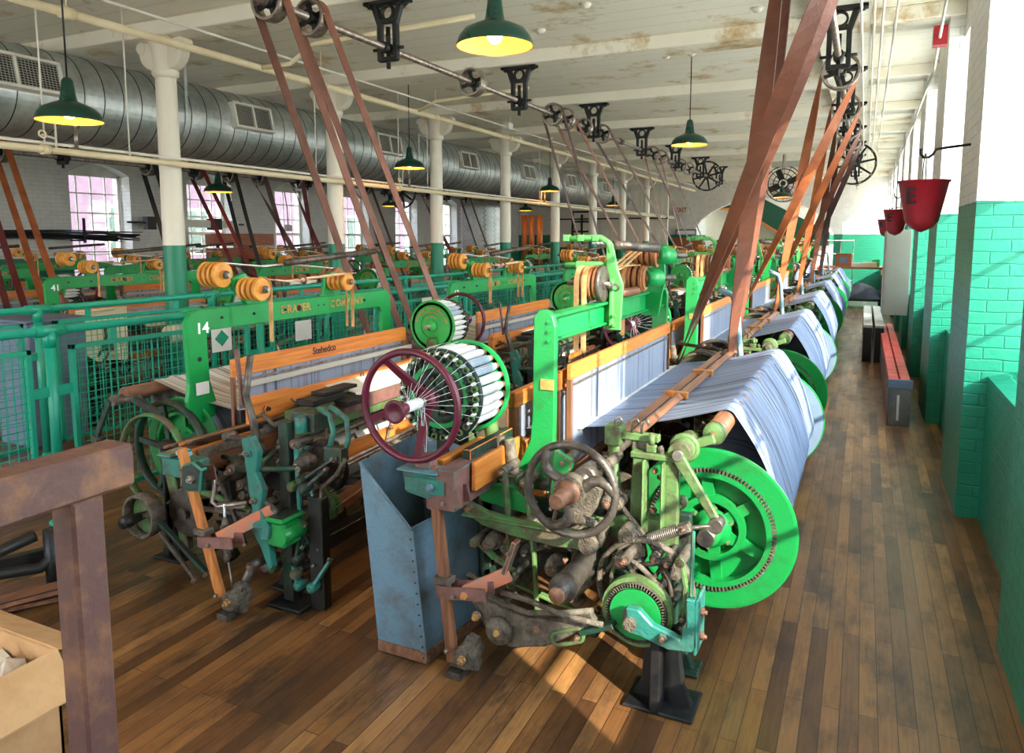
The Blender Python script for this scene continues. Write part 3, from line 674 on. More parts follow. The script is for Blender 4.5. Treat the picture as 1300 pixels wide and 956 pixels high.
for i, y in enumerate((3.9, 6.65, 8.85, 11.6, 14.2, 17, 19.6)):
    oo = hanger(WSX, y, 3.2, WSZ, '%s black hanger in the far left bay behind the duct' % ORD[i], 'hangers of the far left shaft')
    MB().bx(-.24, .24, -.06, .06, 0, .03, 'black').bx(-.2, -.15, -.03, .03, .0, H_CEIL-3.2, 'black').bx(.15, .2, -.03, .03, .0, H_CEIL-3.2, 'black').build('drop_rod', oo)

def belt(top, bot, rt, rb, label, mat='beltA', crossed=True, w=.085, grp='belts', dy=.0, name='drive_belt', sag=0):
    """closed leather belt round two pulleys whose axes run along Y; twists half a turn on each run when crossed"""
    top = V(top); bot = V(bot); d = bot-top; L = d.length; dn = d.normalized(); side = V((dn.z, 0, -dn.x)); side.normalize()
    o = MB(); runs = []
    n = 26
    for s in (1, -1):
        e = -s if crossed else s
        pts = []; wd = []
        for i in range(n+1):
            t = i/n; off = side*(s*(rt+.004)*(1-t)+e*(rb+.004)*t)
            p = top+d*t+off+V((0, s*.012*math.sin(PI*t), 0)) + V((0, 0, -sag*math.sin(PI*t)))
            k = t**.68 if crossed else 0; a = PI*k*s
            wd.append(V((0, 1, 0))*math.cos(a)+side*math.sin(a)); pts.append(p)
        runs.append((pts, wd))
    for pts, wd in runs: o.ribbon(pts, wd, w, .006, mat)
    # wraps
    def wrap(c, r, a0, a1):
        o.ribbon([c+V((math.cos(a0+(a1-a0)*i/12), 0, math.sin(a0+(a1-a0)*i/12)))*(r+.004) for i in range(13)], (0, 1, 0), w, .006, mat)
    at_ = math.atan2(side.z, side.x); up_ = math.atan2(-dn.z, -dn.x)
    def arc(c, r, d0):
        a0 = d0-PI/2; wrap(c, r, a0, a0+PI)
    arc(top, rt, up_); arc(bot, rb, up_+PI)
    return tag(o.build(name, org=top, loc=top), label, 'belt', grp)
def lamp(x, y, z, label, cord_to=H_CEIL, d=.42, power=26):
    o = thing('pendant_lamp', label, 'lamp', (x, y, z), 'green enamel pendant lamps')
    r = d/2
    prof = [(r, 0), (r*1.0, .012), (r*.93, .05), (r*.8, .085), (r*.5, .115), (r*.27, .135), (r*.23, .17), (r*.17, .27), (r*.1, .29), (0.001, .292)]
    MB().lathe((0, 0, 0), (0, 0, 1), prof, 'shade', 36, cap=False).build('lamp_shade', o)
    MB().lathe((0, 0, 0), (0, 0, 1), [(r-.004, .003), (r*.92, .045), (r*.78, .08), (r*.48, .108), (.03, .118), (.001, .118)], 'shadein', 36, cap=False).build('shade_lining', o)
    MB().sph((0, 0, .055), .042, 'bulb', 14).cyl((0, 0, .08), (0, 0, .12), .02, 'white').build('bulb', o)
    MB().cyl((0, 0, .28), (0, 0, cord_to-z), .006, 'black', seg=8).build('cord', o)
    MB().lathe((0, 0, cord_to-z), (0, 0, 1), [(.012, -.06), (.055, -.03), (.06, 0)], 'white', 16).build('ceiling_cup', o)
    return o
LAMPS = [(-1.87, 3.71, 2.79, 'large pendant lamp with glowing bulb in the upper middle, nearest the camera'),
         (-1.89, 8.75, 2.83, 'pendant lamp hanging between the two overhead shafts, second down the middle aisle'),
         (-1.87, 13.9, 2.8, 'third pendant lamp down the middle aisle, half behind the belts'),
         (-1.87, 19.1, 2.75, 'farthest pendant lamp down the middle aisle, under the round fan'),
         (-4.95, 3.36, 2.55, 'green pendant lamp in front of the duct at the far left'),
         (-5.67, 8.65, 2.71, 'green pendant lamp left of the third column'),
         (-6.1, 14.68, 2.76, 'green pendant lamp beside the fifth column'),
         (-7.2, 22.5, 2.8, 'farthest green pendant lamp beside the duct end'),
         (-8.93, 8.35, 2.46, 'dark pendant lamp in front of the second arched window on the left'),
         (-10.4, 15.0, 2.54, 'dark pendant lamp in the far left bay by the fourth arched window'),
         (-9.3, 20.5, 2.6, 'dark pendant lamp in the far left bay, farthest from the camera')]
for x, y, z, l in LAMPS:
    lamp(x, y, z, l)

# ceiling junction buttons and sprinkler heads
for i, (x, y) in enumerate(((-3.0, 5.0), (-2.4, 6.6), (-2.2, 8.8), (-2.9, 4.0), (-2.0, 11.2), (-3.1, 7.2), (-1.3, 10.1), (-4.6, 6.7), (-4.8, 9.2), (-1.0, 7.4))):
    z = H_CEIL
    tag(MB().lathe((0, 0, 0), (0, 0, -1), [(.05, 0), (.05, .015), (.035, .035), (.01, .045)], 'white', 16).build('ceiling_boss', loc=(x, y, z)), 'small round white boss on the ceiling boards', 'boss', 'round white bosses on the ceiling')

# ------------------------------------------------------------------ looms
def rodpart(p, name, segs, mat, org, bev=0):
    m = MB()
    for a in segs: m.cyl(a[0], a[1], a[2], mat, seg=a[3] if len(a) > 3 else 12)
    return m.build(name, p, org, bev)

def warp_beam(L, org, cx, cz, r, y0, y1, side, ry=.3, near_y=None, sheet_ang=None):
    """beam with flanges at y0 (camera side) and y1; returns the part"""
    core = MB()
    core.cyl((cx, y0-.14, cz), (cx, y1+.14, cz), .035, 'steel', seg=16)
    core.lathe((cx, y0, cz), (0, 1, 0), [(.05, .04), (ry, .045), (ry+.006, .09), (ry+.004, (y1-y0)*.5), (ry+.007, (y1-y0)-.09), (ry, (y1-y0)-.045), (.05, (y1-y0)-.04)], 'yarn', 56)
    wb = core.build('warp_beam', L, org)
    for y, s in ((y0, -1), (y1, 1)):
        m = MB(); yy = y
        # rim plate, gear ring, dished web set back behind it
        m.lathe((cx, yy, cz), (0, s, 0), [(r*.71, -.0), (r*.71, .014), (r-.008, .018), (r+.002, .016), (r+.004, .008), (r, .0)], 'green', 72, closed=True, smooth=False)
        m.ring((cx, yy+s*.006, cz), (0, 1, 0), r*.655, r*.72, .05, 'green', 64)
        m.lathe((cx, yy, cz), (0, s, 0), [(.04, -.03), (r*.3, -.036), (r*.68, -.03)], 'green', 56, cap=False)
        n = 104
        for k in range(n):
            a = 2*PI*k/n; e = V((math.cos(a), 0, math.sin(a))); tq = V((-math.sin(a), 0, math.cos(a)))
            m.box(V((cx, yy+s*.024, cz))+e*r*.745, (r*.05, r*.02, .016), 'dusty', Matrix((e, tq, V((0, 1, 0)))).transposed())
        for k in range(6):
            a = PI/6+2*PI*k/6+.12; e = V((math.cos(a), 0, math.sin(a)))
            c = V((cx, yy-s*.012, cz)); m.bar(c+e*.05, c+e*r*.68, .05, .04, 'green', up=(0, 1, 0), w1=.045, t1=.022)
        m.ring((cx, yy-s*.01, cz), (0, 1, 0), r*.33, r*.41, .045, 'green', 44)
        m.lathe((cx, yy, cz), (0, s, 0), [(.085, -.03), (.08, .02), (.055, .03), (.05, .1), (.03, .102)], 'green', 24)
        for k in range(6):
            a = 2*PI*k/6+.4; m.bolt((cx+r*.25*math.cos(a), yy-s*.0, cz+r*.25*math.sin(a)), (0, s, 0), .012, 'pale')
        m.lathe((cx, yy, cz), (0, -s, 0), [(.05, .04), (r*.7, .04), (r*.705, .002), (r-.004, .002)], 'slatelight', 64, smooth=False, cap=False)
        m.build('flange', wb, org)
    return wb

def warp_sheet(L, org, xs, zs, y0, y1, cx, cz, r, roll, rr, name='warp_sheet', sgn=1, mat='warpuv'):
    """threads from the harness over the whip roll down onto the beam"""
    pts = [(xs, zs, 0)]
    n = 12
    for i in range(1, n):
        t = i/n; x = xs+(roll[0]-xs)*t; z = zs+(roll[1]+rr+.006-zs)*t-.018*math.sin(PI*t); pts.append((x, z, t))
    for i in range(7):
        a = PI/2-sgn*0-(PI*.36)*i/6
        pts.append((roll[0]+sgn*math.cos(a)*(rr+.006) if True else 0, roll[1]+math.sin(a)*(rr+.006), 1+i/6))
    a_end = .12
    x2 = cx+sgn*math.cos(a_end)*(r+.012); z2 = cz+math.sin(a_end)*(r+.012); x1, z1 = pts[-1][0], pts[-1][1]
    for i in range(1, 12):
        t = i/12; pts.append((x1+(x2-x1)*t+sgn*.02*math.sin(PI*t), z1+(z2-z1)*t+.02*math.sin(PI*t), 2+t))
    for i in range(8):
        a = a_end-.9*i/7; pts.append((cx+sgn*math.cos(a)*(r+.012), cz+math.sin(a)*(r+.012), 3+i/7))
    ny = 54; rows = []
    rnd = random.Random(5)
    ph = [rnd.uniform(-1, 1) for _ in range(ny+1)]
    cl = [round(j/ny*13)/13 for j in range(ny+1)]
    for (x, z, t) in pts:
        row = []
        for j in range(ny+1):
            u = j/ny
            g = math.exp(-((t-2.1)/.8)**2)              # bundles draw together where they leave the roll
            uu = u+(cl[j]-u)*.55*g
            amp = .004+.014*g
            row.append((x+sgn*ph[j]*amp*.5+sgn*.012*g*math.sin(u*80), y0+(y1-y0)*uu, z+ph[(j*7) % ny]*amp*.35+.007*g*math.sin(u*80+1)))
        rows.append(row)
    return uvsheet(rows, mat, name, L, org)

def harness(L, org, x, y0, y1, zt, zb, th=.11, mat='orange', w=.022, sheet='heddle'):
    h = MB()
    h.bx(x-w/2, x+w/2, y0, y1, zt-th, zt, mat).build('harness_frame', L, org, bev=.003)
    m = MB(); zz0, zz1 = zb, zt-th
    n = 90
    m.bx(x-.0035, x+.0035, y0+.05, y1-.05, zz0, zz1, sheet); m.build('heddles', L, org)
    m = MB()
    for y in (y0+.01, y1-.01): m.bx(x-w/2, x+w/2, y-.01, y+.01, zz0-.03, zz1, 'brownz')
    m.bx(x-w/2, x+w/2, y0, y1, zz0-.04, zz0, 'brown')
    m.bx(x-.004, x+.004, y0+.02, y1-.02, zz1-.035, zz1-.02, 'steel')
    m.build('side_stay', L, org)

def harness_roll(L, org, c, r, ln, mat='roll', n=4, straps=(), stub=.05):
    """wooden roll of grooved discs, axis along X; c is the centre of the face on the +X side"""
    m = MB(); prof = [(.012, -.02), (r*.36, -.02), (r*.36, 0), (r*.97, 0)]
    for k in range(n):
        a = ln*k/n; bb = ln*(k+1)/n; d_ = ln/n
        prof += [(r, a+d_*.08), (r, a+d_*.5), (r*.97, a+d_*.58)]
        if k < n-1: prof += [(r*.72, a+d_*.62), (r*.72, bb-d_*.04), (r*.97, bb)]
    prof += [(.012, ln-ln/n*.42)]
    m.lathe(c, (-1, 0, 0), prof, mat, 36, smooth=False)
    m.lathe((c[0]+.02, c[1], c[2]), (-1, 0, 0), [(r*.34, -.008), (r*.34, .02)], 'iron', 16).cyl((c[0]+stub, c[1], c[2]), (c[0]-ln-.05, c[1], c[2]), .012, 'steel')
    rl = m.build('harness_roll', L, org)
    for (sy, dx, z1, w) in straps:
        x = c[0]-dx; y1 = c[1]+sy*(r+.003)
        pts = [(x, c[1]+sy*(r+.004)*math.cos(a), c[2]+(r+.004)*math.sin(a)) for a in [PI/2*(1-i/6) for i in range(7)]]+[(x, y1, (c[2]+z1)/2), (x, y1, z1)]
        MB().ribbon(pts, (1, 0, 0), w, .004, 'strap').build('harness_strap', rl, org)
    return rl

def battery(L, org, c, y0, y1, knob, r=.2, sgn=-1, R=.215, bob=26):
    """filling battery: revolving drum of bobbins with a plum coloured hand wheel; knob end at y = knob"""
    cx, cz = c; s = sgn
    B = MB()
    # bobbin holding disc and its toothed face
    yn, yf = (y0, y1)
    B.lathe((cx, yn, cz), (0, 1, 0), [(r*.42, 0), (r*.5, -.006), (r*.62, .004), (r*.8, .012), (r*.97, .006), (r*.985, .022), (r*.6, .02), (r*.42, .012)], 'dark', 48, closed=True)
    B.ring((cx, yn+.004, cz), (0, 1, 0), r*.6, r*.7, .02, 'greenc', 40)
    for k in range(6):
        a = 2*PI*k/6+.3; e = V((math.cos(a), 0, math.sin(a))); B.bar(V((cx, yn, cz))+e*.03, V((cx, yn, cz))+e*r*.5, .03, .014, 'dark', up=(0, 1, 0))
    n = bob
    for k in range(n):
        a = 2*PI*k/n; e = V((math.cos(a), 0, math.sin(a))); p = V((cx, yn, cz))
        B.ring(p+e*r*.88+V((0, -.006, 0)), (0, 1, 0), .008, .015, .012, 'frame', 10)
        B.box(p+e*r*.74+V((0, s*.008, 0)), (.02, .016, .012), 'dark', Matrix.Rotation(-a, 3, 'Y'))
    B.cyl((cx, yn-.02 if s < 0 else yn+.02, cz), (cx, yf, cz), .04, 'dark', seg=16).cyl((cx, knob-s*.05, cz), (cx, yf-s*.1, cz), .014, 'steel')
    b = B.build('battery', L, org)
    # end plate
    E = MB(); ringm = 'greenc' if s < 0 else 'green2'; E.ring((cx, yf, cz), (0, 1, 0), r*.95, r*1.03, .014, ringm, 56)
    E.lathe((cx, yf, cz), (0, -s, 0), [(.02, -.004), (r*.5, -.002), (r*.52, .012), (r*.82, .012), (r*.84, 0), (r*.98, 0)], ringm, 56, smooth=False)
    E.lathe((cx, yf, cz), (0, -s, 0), [(r*.24, .0), (r*.22, .03), (r*.1, .036), (r*.09, .05), (.001, .05)], ringm, 24)
    E.build('end_plate', b, org)
    for k in range(n):
        a = 2*PI*(k+.5)/n
        if -2.2 < a-2*PI*(a > PI) < -.75 and k % 4: continue
        e = V((math.cos(a), 0, math.sin(a))); p = V((cx, 0, cz))+e*r*.885; L_ = yf-yn
        m = MB()
        m.lathe(p+V((0, yn+.012*(-s), 0)), (0, 1 if s < 0 else -1, 0), [(.006, -.03), (.008, .0), (.014, .02), (.019, .05), (.0195, abs(L_)*.72), (.014, abs(L_)*.84), (.012, abs(L_)*.86)], 'bobbinb' if k in (2, 3, 9, 10) else 'bobbin', 12)
        m.lathe(p+V((0, yn+.012*(-s), 0)), (0, 1 if s < 0 else -1, 0), [(.0125, abs(L_)*.84), (.014, abs(L_)*.9), (.014, abs(L_)*.94)], 'brownz', 10)
        m.build('bobbin', b, org)
    # hand wheel, dished, with trumpet knob
    W = MB(); yr = yn+s*.22; yh = yn+s*.09
    W.torus((cx, yr, cz), (0, 1, 0), R, .0145, 'purple', 56, 8, 1.1)
    W.lathe((cx, yh, cz), (0, 1, 0), [(.02, -.03), (.04, -.02), (.042, .02), (.03, .03)], 'purple', 18)
    for k in range(3):
        a = [2.15, -1.45, .35 if False else 3.5][k]; e = V((math.cos(a), 0, math.sin(a)))
        W.bar(V((cx, yh, cz))+e*.02, V((cx, yr, cz))+e*R, .042, .02, 'purple', up=(0, 1, 0), w1=.024, t1=.016)
    W.lathe((cx, knob, cz), (0, -s, 0), [(.001, .012), (.025, .008), (.042, -.004), (.046, .0), (.044, .014), (.03, .04), (.02, .07), (.017, .11)], 'purple', 28)
    hw = W.build('hand_wheel', b, org)
    S = MB().lathe((cx, yn+s*.2, cz), (0, 1, 0), [(.019, -.05), (.022, -.035), (.022, .035), (.019, .05)], 'thread', 16); S.build('thread_spindle', b, org)
    T = MB(); rn = random.Random(3)
    for k in range(n):
        a = 2*PI*(k+.5)/n; aa = a-2*PI*(a > PI)
        if -2.4 < aa < -.3 and k % 3: continue
        e = V((math.cos(a), 0, math.sin(a))); p = V((cx, 0, cz)); rr = r*1.03
        T.tube([p+e*.02+V((0, yn+s*.2+rn.uniform(-.04, .04), 0)), p+e*rr+V((0, yn+s*.002, 0)), p+e*rr+V((0, yf-(yf-yn)*.35, 0))], .0008, 'thread', 4)
    for k in range(5):
        x = cx+rn.uniform(-.02, .03); T.tube([(x, yn+s*.15, cz-.01), (x+rn.uniform(-.01, .02), yn+s*.15, cz-.1), (x+rn.uniform(-.02, .02), yn+s*.15, cz-rn.uniform(.13, .26))], .0014, 'thread', 4)
    tag(T.build('loose_threads', b, org), kind='stuff')
    return b

def picker_stick(L, org, x, y, ztop, zlow=.06, d=1, lean=.09, mat='brownz'):
    """wooden picker stick with its leather loops; d = +1 loops reach toward +X"""
    xa = lambda z: x+d*lean*(ztop-z)/ztop
    m = MB().bar((xa(zlow), y, zlow), (xa(ztop), y, ztop), .045, .03, mat, up=(0, 1, 0))
    st = m.build('picker_stick', L, org, bev=.004)
    def loop(z, ln, h, th=.007):
        c = xa(z); pts = []
        for i in range(9): a = PI/2+PI*i/8; pts.append((c-d*.0+d*math.cos(a)*.035, y+math.sin(a)*.035, z))
        pts = [(c+d*ln, y+.035, z+.03)]+pts+[(c+d*ln, y-.035, z+.03)]
        b = MB().ribbon(pts, (0, 0, 1), h, th, 'leather'); b.bolt((c+d*.06, y-.042, z), (0, -1, 0), .009, 'steel')
        b.build('picker_loop', st, org)
    loop(ztop-.13, .13, .07); loop(.36, .2, .05)
    m = MB().box((xa(.4), y, .4), (.075, .06, .03), 'dusty').build('wedge_block', st, org, bev=.005)
    b = MB(); xx = xa(.05)
    b.bx(xx-.02, xx+.05, y-.03, y+.05, 0.0, .03, 'iron').cyl((xx-.02, y+.03, .05), (xx+.1, y+.03, .06), .03, 'dusty').cyl((xx+.06, y-.03, .1), (xx+.06, y+.08, .1), .045, 'dusty', seg=16)
    b.plate([(xx-.02, .02), (xx+.06, .02), (xx+.1, .16), (xx+.05, .17)], y+.02, y+.06, 'dusty').bolt((xx+.06, y-.03, .1), (0, -1, 0), .02, 'gold').bolt((xx-.01, y-.03, .12), (0, -1, 0), .012, 'steel')
    b.build('parallel_foot', L, org, bev=.003)
    return st

def frame_side(name, L, org, y, xf, xr, zt, mat='dark', t=.045, d=1):
    """cast side frame: arched between a front and a rear foot"""
    m = MB(); y0, y1 = y-t/2, y+t/2; a, b = min(xf, xr), max(xf, xr)
    for x, s in ((a, 1), (b, -1)):
        m.plate([(x-.09, 0), (x+.09, 0), (x+.07, .03), (x+.045, .1), (x+.035, .3), (x+.05, .5), (x+.05, zt), (x-.05, zt), (x-.045, .5), (x-.035, .3), (x-.045, .1), (x-.07, .03)], y0, y1, mat)
        m.bx(x-.1, x+.1, y-.06, y+.06, 0, .018, mat)
        m.bx(x-.012, x+.012, y-.045, y+.045, .02, zt-.03, mat)
    n = 10
    pts = [(a+(b-a)*i/n, zt-.02-.02*math.sin(PI*i/n)) for i in range(n+1)]+[(b-(b-a)*i/n, zt-.13+.02*math.sin(PI*i/n)-.05*abs(1-2*i/n)**3) for i in range(n+1)]
    m.plate(pts, y0, y1, mat)
    pts = [(a+(b-a)*i/n, .25+.16*math.sin(PI*i/n)) for i in range(n+1)]+[(b-(b-a)*i/n, .17+.16*math.sin(PI*i/n)) for i in range(n+1)]
    m.plate(pts, y0, y1, mat)
    c = (a+b)/2
    m.plate([(c-.05, .3), (c+.05, .3), (c+.04, zt-.06), (c-.04, zt-.06)], y0, y1, mat)
    m.plate([(a+.03, .33), (a+.09, .33), (c-.02, zt-.1), (c-.08, zt-.1)], y0, y1, mat)
    for x in (a, c, b): m.bolt((x, y0, zt-.07), (0, -1, 0), .016); m.bolt((x, y1, zt-.07), (0, 1, 0), .016)
    return m.build(name, L, org, bev=.006)

def loom_inner(L, org, xf, xr, y0, y1, d):
    """cross rails, cams, treadles and the many rods between the side frames; d = +1 when the warp side is +X"""
    rnd = random.Random(11)
    rodpart(L, 'cross_rail', [((xf, y0, .16), (xf, y1, .16), .03), ((xr, y0, .2), (xr, y1, .2), .03)], 'dark', org)
    xm = (xf+xr)/2
    m = MB().bx(xm-.03, xm+.03, y0, y1, .3, .38, 'brown').bx(xf+d*.12-.02, xf+d*.12+.02, y0+.1, y1-.1, .5, .58, 'orange')
    m.build('wooden_cross_bar', L, org, bev=.004)
    rodpart(L, 'cam_shaft', [((xm, y0-.1, .46), (xm, y1+.1, .46), .022)], 'steel', org)
    rodpart(L, 'rocker_shaft', [((xf+d*.1, y0-.15, .13), (xf+d*.1, y1+.15, .13), .028)], 'iron', org)
    for k in range(6):
        y = y0+.35+(y1-y0-.7)*k/5
        m = MB().lathe((xm, y, .46), (0, 1, 0), [(.03, -.02), (.1 if k % 2 else .08, -.018), (.1 if k % 2 else .08, .018), (.03, .02)], 'dusty', 20, smooth=False)
        m.build('cam', L, org)
        m = MB().bar((xr-d*.05, y, .12), (xf+d*.12, y, .26), .03, .045, 'iron').bar((xf+d*.3, y, .22), (xf+d*.33, y, .62), .012, .02, 'dusty')
        m.build('treadle', L, org, bev=.003)
    for k in range(8):
        y = y0+.12+(y1-y0-.24)*k/7; x = xf+d*rnd.uniform(.05, .2)
        m = MB().tube([(x, y, rnd.uniform(.6, .8)), (x+rnd.uniform(-.05, .05), y+rnd.uniform(-.08, .08), .45), (x+rnd.uniform(-.08, .08), y+rnd.uniform(-.12, .12), rnd.uniform(.15, .25))], .009, 'iron', 6)
        m.cyl((x-.03, y, .5), (x+.05, y, .5), .018, 'dusty').bolt((x, y-.02, .6), (0, -1, 0), .014)
        m.build('linkage_rod', L, org)

def front_gear(L, org, x, y, z, d):
    """train of take-up gears between frame and beam"""
    m = MB().gear((x, y, z), (0, 1, 0), .11, .022, 40, .012, 'dusty', webmat='dark', hub=.02); m.build('gear_wheel', L, org)

# ---------------- loom of the aisle row
def loom_a():
    org = V((-1.1, 4.0, 0)); L = thing('power_loom', '', 'loom', org)
    YN_, YF_ = 2.87, 5.1
    frame_side('side_frame', L, org, YN_, -1.5, -.62, .66, 'dark'); frame_side('side_frame', L, org, YF_, -1.5, -.62, .66, 'dark')
    # --- near end castings
    m = MB()   # curved top lever
    m.plate([(-1.46, .665), (-1.36, .63), (-1.2, .612), (-1.03, .606), (-.89, .62), (-.87, .585), (-.9, .545), (-1.06, .535), (-1.25, .548), (-1.38, .57), (-1.47, .62)], 2.6, 2.635, 'frame')
    m.bx(-1.47, -.88, 2.585, 2.65, .598, .61, 'frame'); m.cyl((-.9, 2.56, .585), (-.9, 2.8, .585), .038, 'dusty', seg=16).bolt((-1.43, 2.6, .64), (0, -1, 0), .02)
    m.build('brake_lever', L, org, bev=.006)
    m = MB()
    m.plate([(-1.4, .4), (-1.33, .38), (-1.28, .3), (-1.15, .27), (-1.0, .285), (-.87, .36), (-.84, .32), (-.95, .235), (-1.05, .17), (-1.2, .13), (-1.3, .17), (-1.37, .28)], 2.5, 2.53, 'dusty')
    m.tube([(-1.36, 2.49, .4), (-1.28, 2.49, .33), (-1.12, 2.49, .3), (-.98, 2.49, .33), (-.85, 2.49, .37)], .012, 'dusty').tube([(-1.22, 2.47, .37), (-1.1, 2.46, .37), (-.95, 2.46, .34), (-.8, 2.46, .34)], .011, 'dusty')
    m.lathe((-1.24, 2.48, .2), (0, 1, 0), [(.02, -.01), (.055, -.008), (.055, .03), (.02, .03)], 'dusty', 20).bolt((-1.24, 2.48, .2), (0, -1, 0), .02, 'gold').bolt((-1.34, 2.49, .24), (0, -1, 0), .022, 'gold').bolt((-1.08, 2.5, .24), (0, -1, 0), .014)
    m.build('pick_lever', L, org, bev=.005)
    m = MB()   # top rail and bracket of frame in pale paint
    m.plate([(-.98, .56), (-.6, .56), (-.6, .98-.06), (-.655, .92), (-.66, .66), (-.72, .66), (-.725, .9), (-.78, .92), (-.79, .66), (-.9, .62), (-.98, .63)], 2.74, 2.78, 'pale')
    m.bx(-.79, -.6, 2.73, 2.79, .9, .925, 'pale').bx(-.735, -.725, 2.7, 2.78, .63, .9, 'pale').bx(-.66, -.65, 2.7, 2.78, .63, .9, 'pale').bolt((-.9, 2.74, .62), (0, -1, 0), .022, 'steel').bolt((-.69, 2.74, .86), (0, -1, 0), .013).bolt((-.69, 2.74, .7), (0, -1, 0), .013)
    m.bx(-.73, -.69, 2.74, 2.77, .925, .955, 'frame').cyl((-.71, 2.755, .95), (-.71, 2.755, 1.0), .012, 'pale')
    m.build('end_bracket', L, org, bev=.006)
    m = MB()   # post with hook bar
    m.cyl((-.875, 2.8, .56), (-.875, 2.8, .93), .022, 'pale', seg=14).cyl((-.875, 2.8, .74), (-.875, 2.8, .8), .03, 'pale', seg=14)
    m.bx(-.9, -.69, 2.78, 2.82, .955, .985, 'pale').bx(-.905, -.84, 2.76, 2.84, .93, 1.01, 'pale').bx(-.8, -.72, 2.79, 2.8, .9, .955, 'dusty')
    for x in (-.87, -.8, -.76): m.tube([(x, 2.79, .985), (x, 2.79, 1.03), (x+.02, 2.79, 1.045), (x+.03, 2.79, 1.02)], .006, 'steel', 6)
    m.build('tension_post', L, org, bev=.004)
    m = MB()
    m.tube([(-.68, 2.76, .95), (-.66, 2.76, .91), (-.63, 2.76, .91), (-.61, 2.76, .94), (-.6, 2.76, .97)], .013, 'dusty', 8); m.build('hook', L, org)
    # let-off arm, knuckle and whip roll
    m = MB().cyl((-.6, 2.74, .935), (-.6, 2.95, .935), .045, 'pale', seg=18).cyl((-.6, 2.71, .935), (-.6, 2.75, .935), .022, 'steel')
    m.torus((-.6, 2.84, .935), (0, 1, 0), .048, .012, 'pale', 20, 6).bar((-.6, 2.86, .935), (-.49, 2.86, .98), .03, .035, 'pale')
    m.build('let_off_bracket', L, org, bev=.003)
    m = MB().bar((-.6, 2.73, .925), (-.45, 2.73, .7), .022, .046, 'pale', up=(1, 0, 0), t1=.03).cyl((-.45, 2.69, .69), (-.45, 2.76, .69), .028, 'iron', seg=16)
    m.build('let_off_arm', L, org, bev=.004)
    m = MB().cyl((-.5, 2.92, .985), (-.5, 5.16, .985), .042, 'brown', seg=24)
    m.lathe((-.5, 2.9, .985), (0, 1, 0), [(.012, -.006), (.04, -.004), (.045, .004), (.045, .03), (.042, .034)], 'pale', 24).ring((-.5, 2.97, .985), (0, 1, 0), .03, .0435, .012, 'rust', 24).bolt((-.5, 2.89, .985), (0, -1, 0), .014)
    m.build('whip_roll', L, org)
    m = MB(); n = 16; a = V((-.69, 2.68, .605)); b = V((-.575, 2.68, .665)); dd = (b-a)
    pts = []
    ax = dd.normalized(); u, v, w = basis(ax)
    for i in range(n*10+1): t = i/(n*10); an = 2*PI*n*t; pts.append(a+dd*t+(u*math.cos(an)+v*math.sin(an))*.02)
    m.tube(pts, .0032, 'steel', 5); m.build('coil_spring', L, org)
    m = MB().tube([(-.74, 2.68, .58), (-.69, 2.68, .605), (-.575, 2.68, .665), (-.45, 2.7, .695)], .008, 'iron', 6).box((-.56, 2.68, .672), (.05, .04, .035), 'dusty', Matrix.Rotation(-.45, 3, 'Y')).bolt((-.56, 2.66, .672), (0, -1, 0), .01)
    m.plate([(-.8, .64), (-.76, .66), (-.72, .62), (-.7, .54), (-.74, .52), (-.78, .56)], 2.66, 2.7, 'dusty').cyl((-.77, 2.62, .63), (-.77, 2.74, .63), .03, 'dusty', seg=14)
    m.build('spring_rod', L, org, bev=.003)
    # wheels and gears on the near end
    m = MB().wheel((-.94, 2.48, .826), (0, 1, 0), .172, .0155, .052, .07, 3, 'iron', .042, a0=.05, sq=1.1, curve=.5)
    m.lathe((-.94, 2.48, .826), (0, -1, 0), [(.05, 0), (.044, .04), (.03, .05), (.03, .14), (.025, .148)], 'rust', 16).ring((-.94, 2.48, .826), (0, 1, 0), .03, .06, .05, 'dusty', 24)
    m.build('hand_wheel', L, org)
    rodpart(L, 'crank_shaft', [((-.94, 2.5, .826), (-.94, 5.3, .826), .022), ((-.94, 2.62, .826), (-.94, 2.72, .826), .045, 16)], 'iron', org)
    m = MB().lathe((-.95, 2.42, .46), (0, 1, 0), [(.03, -.05), (.034, -.04), (.034, 0), (.052, .0), (.055, .03), (.05, .05), (.045, .2), (.07, .3), (.07, .34), (.03, .34)], 'iron', 24)
    m.lathe((-.95, 2.37, .46), (0, 1, 0), [(.001, -.003), (.03, -.002), (.033, .004)], 'rust', 20).bolt((-.98, 2.55, .51), (-1, 0, .6), .012)
    m.build('cam_shaft_end', L, org)
    m = MB().gear((-.70, 2.55, .37), (0, 1, 0), .115, .03, 62, -.016, 'dusty', webmat='green', hub=.02, teeth='out')
    m.ring((-.70, 2.565, .37), (0, 1, 0), .117, .134, .035, 'pale', 44).ring((-.70, 2.53, .37), (0, 1, 0), .02, .096, .008, 'green', 36)
    m.lathe((-.70, 2.5, .365), (0, 1, 0), [(.02, -.05), (.024, -.05), (.024, 0), (.04, .0), (.046, .03)], 'dusty', 18)
    m.build('take_up_gear', L, org)
    m = MB().torus((-.70, 2.66, .42), (0, 1, 0), .185, .011, 'dusty', 48, 8, 1.6)
    for a in (1.0, 2.2, 4.4): m.bar((-.7, 2.66, .4), (-.7+.18*math.cos(a), 2.66, .42+.18*math.sin(a)), .016, .02, 'dusty', up=(0, 1, 0))
    m.build('brake_band', L, org)
    m = MB().plate([(-.72, .42), (-.67, .42), (-.62, .375), (-.52, .345), (-.5, .4), (-.505, .5), (-.47, .5), (-.46, .33), (-.48, .305), (-.56, .295), (-.66, .32), (-.71, .325)], 2.47, 2.505, 'aqua')
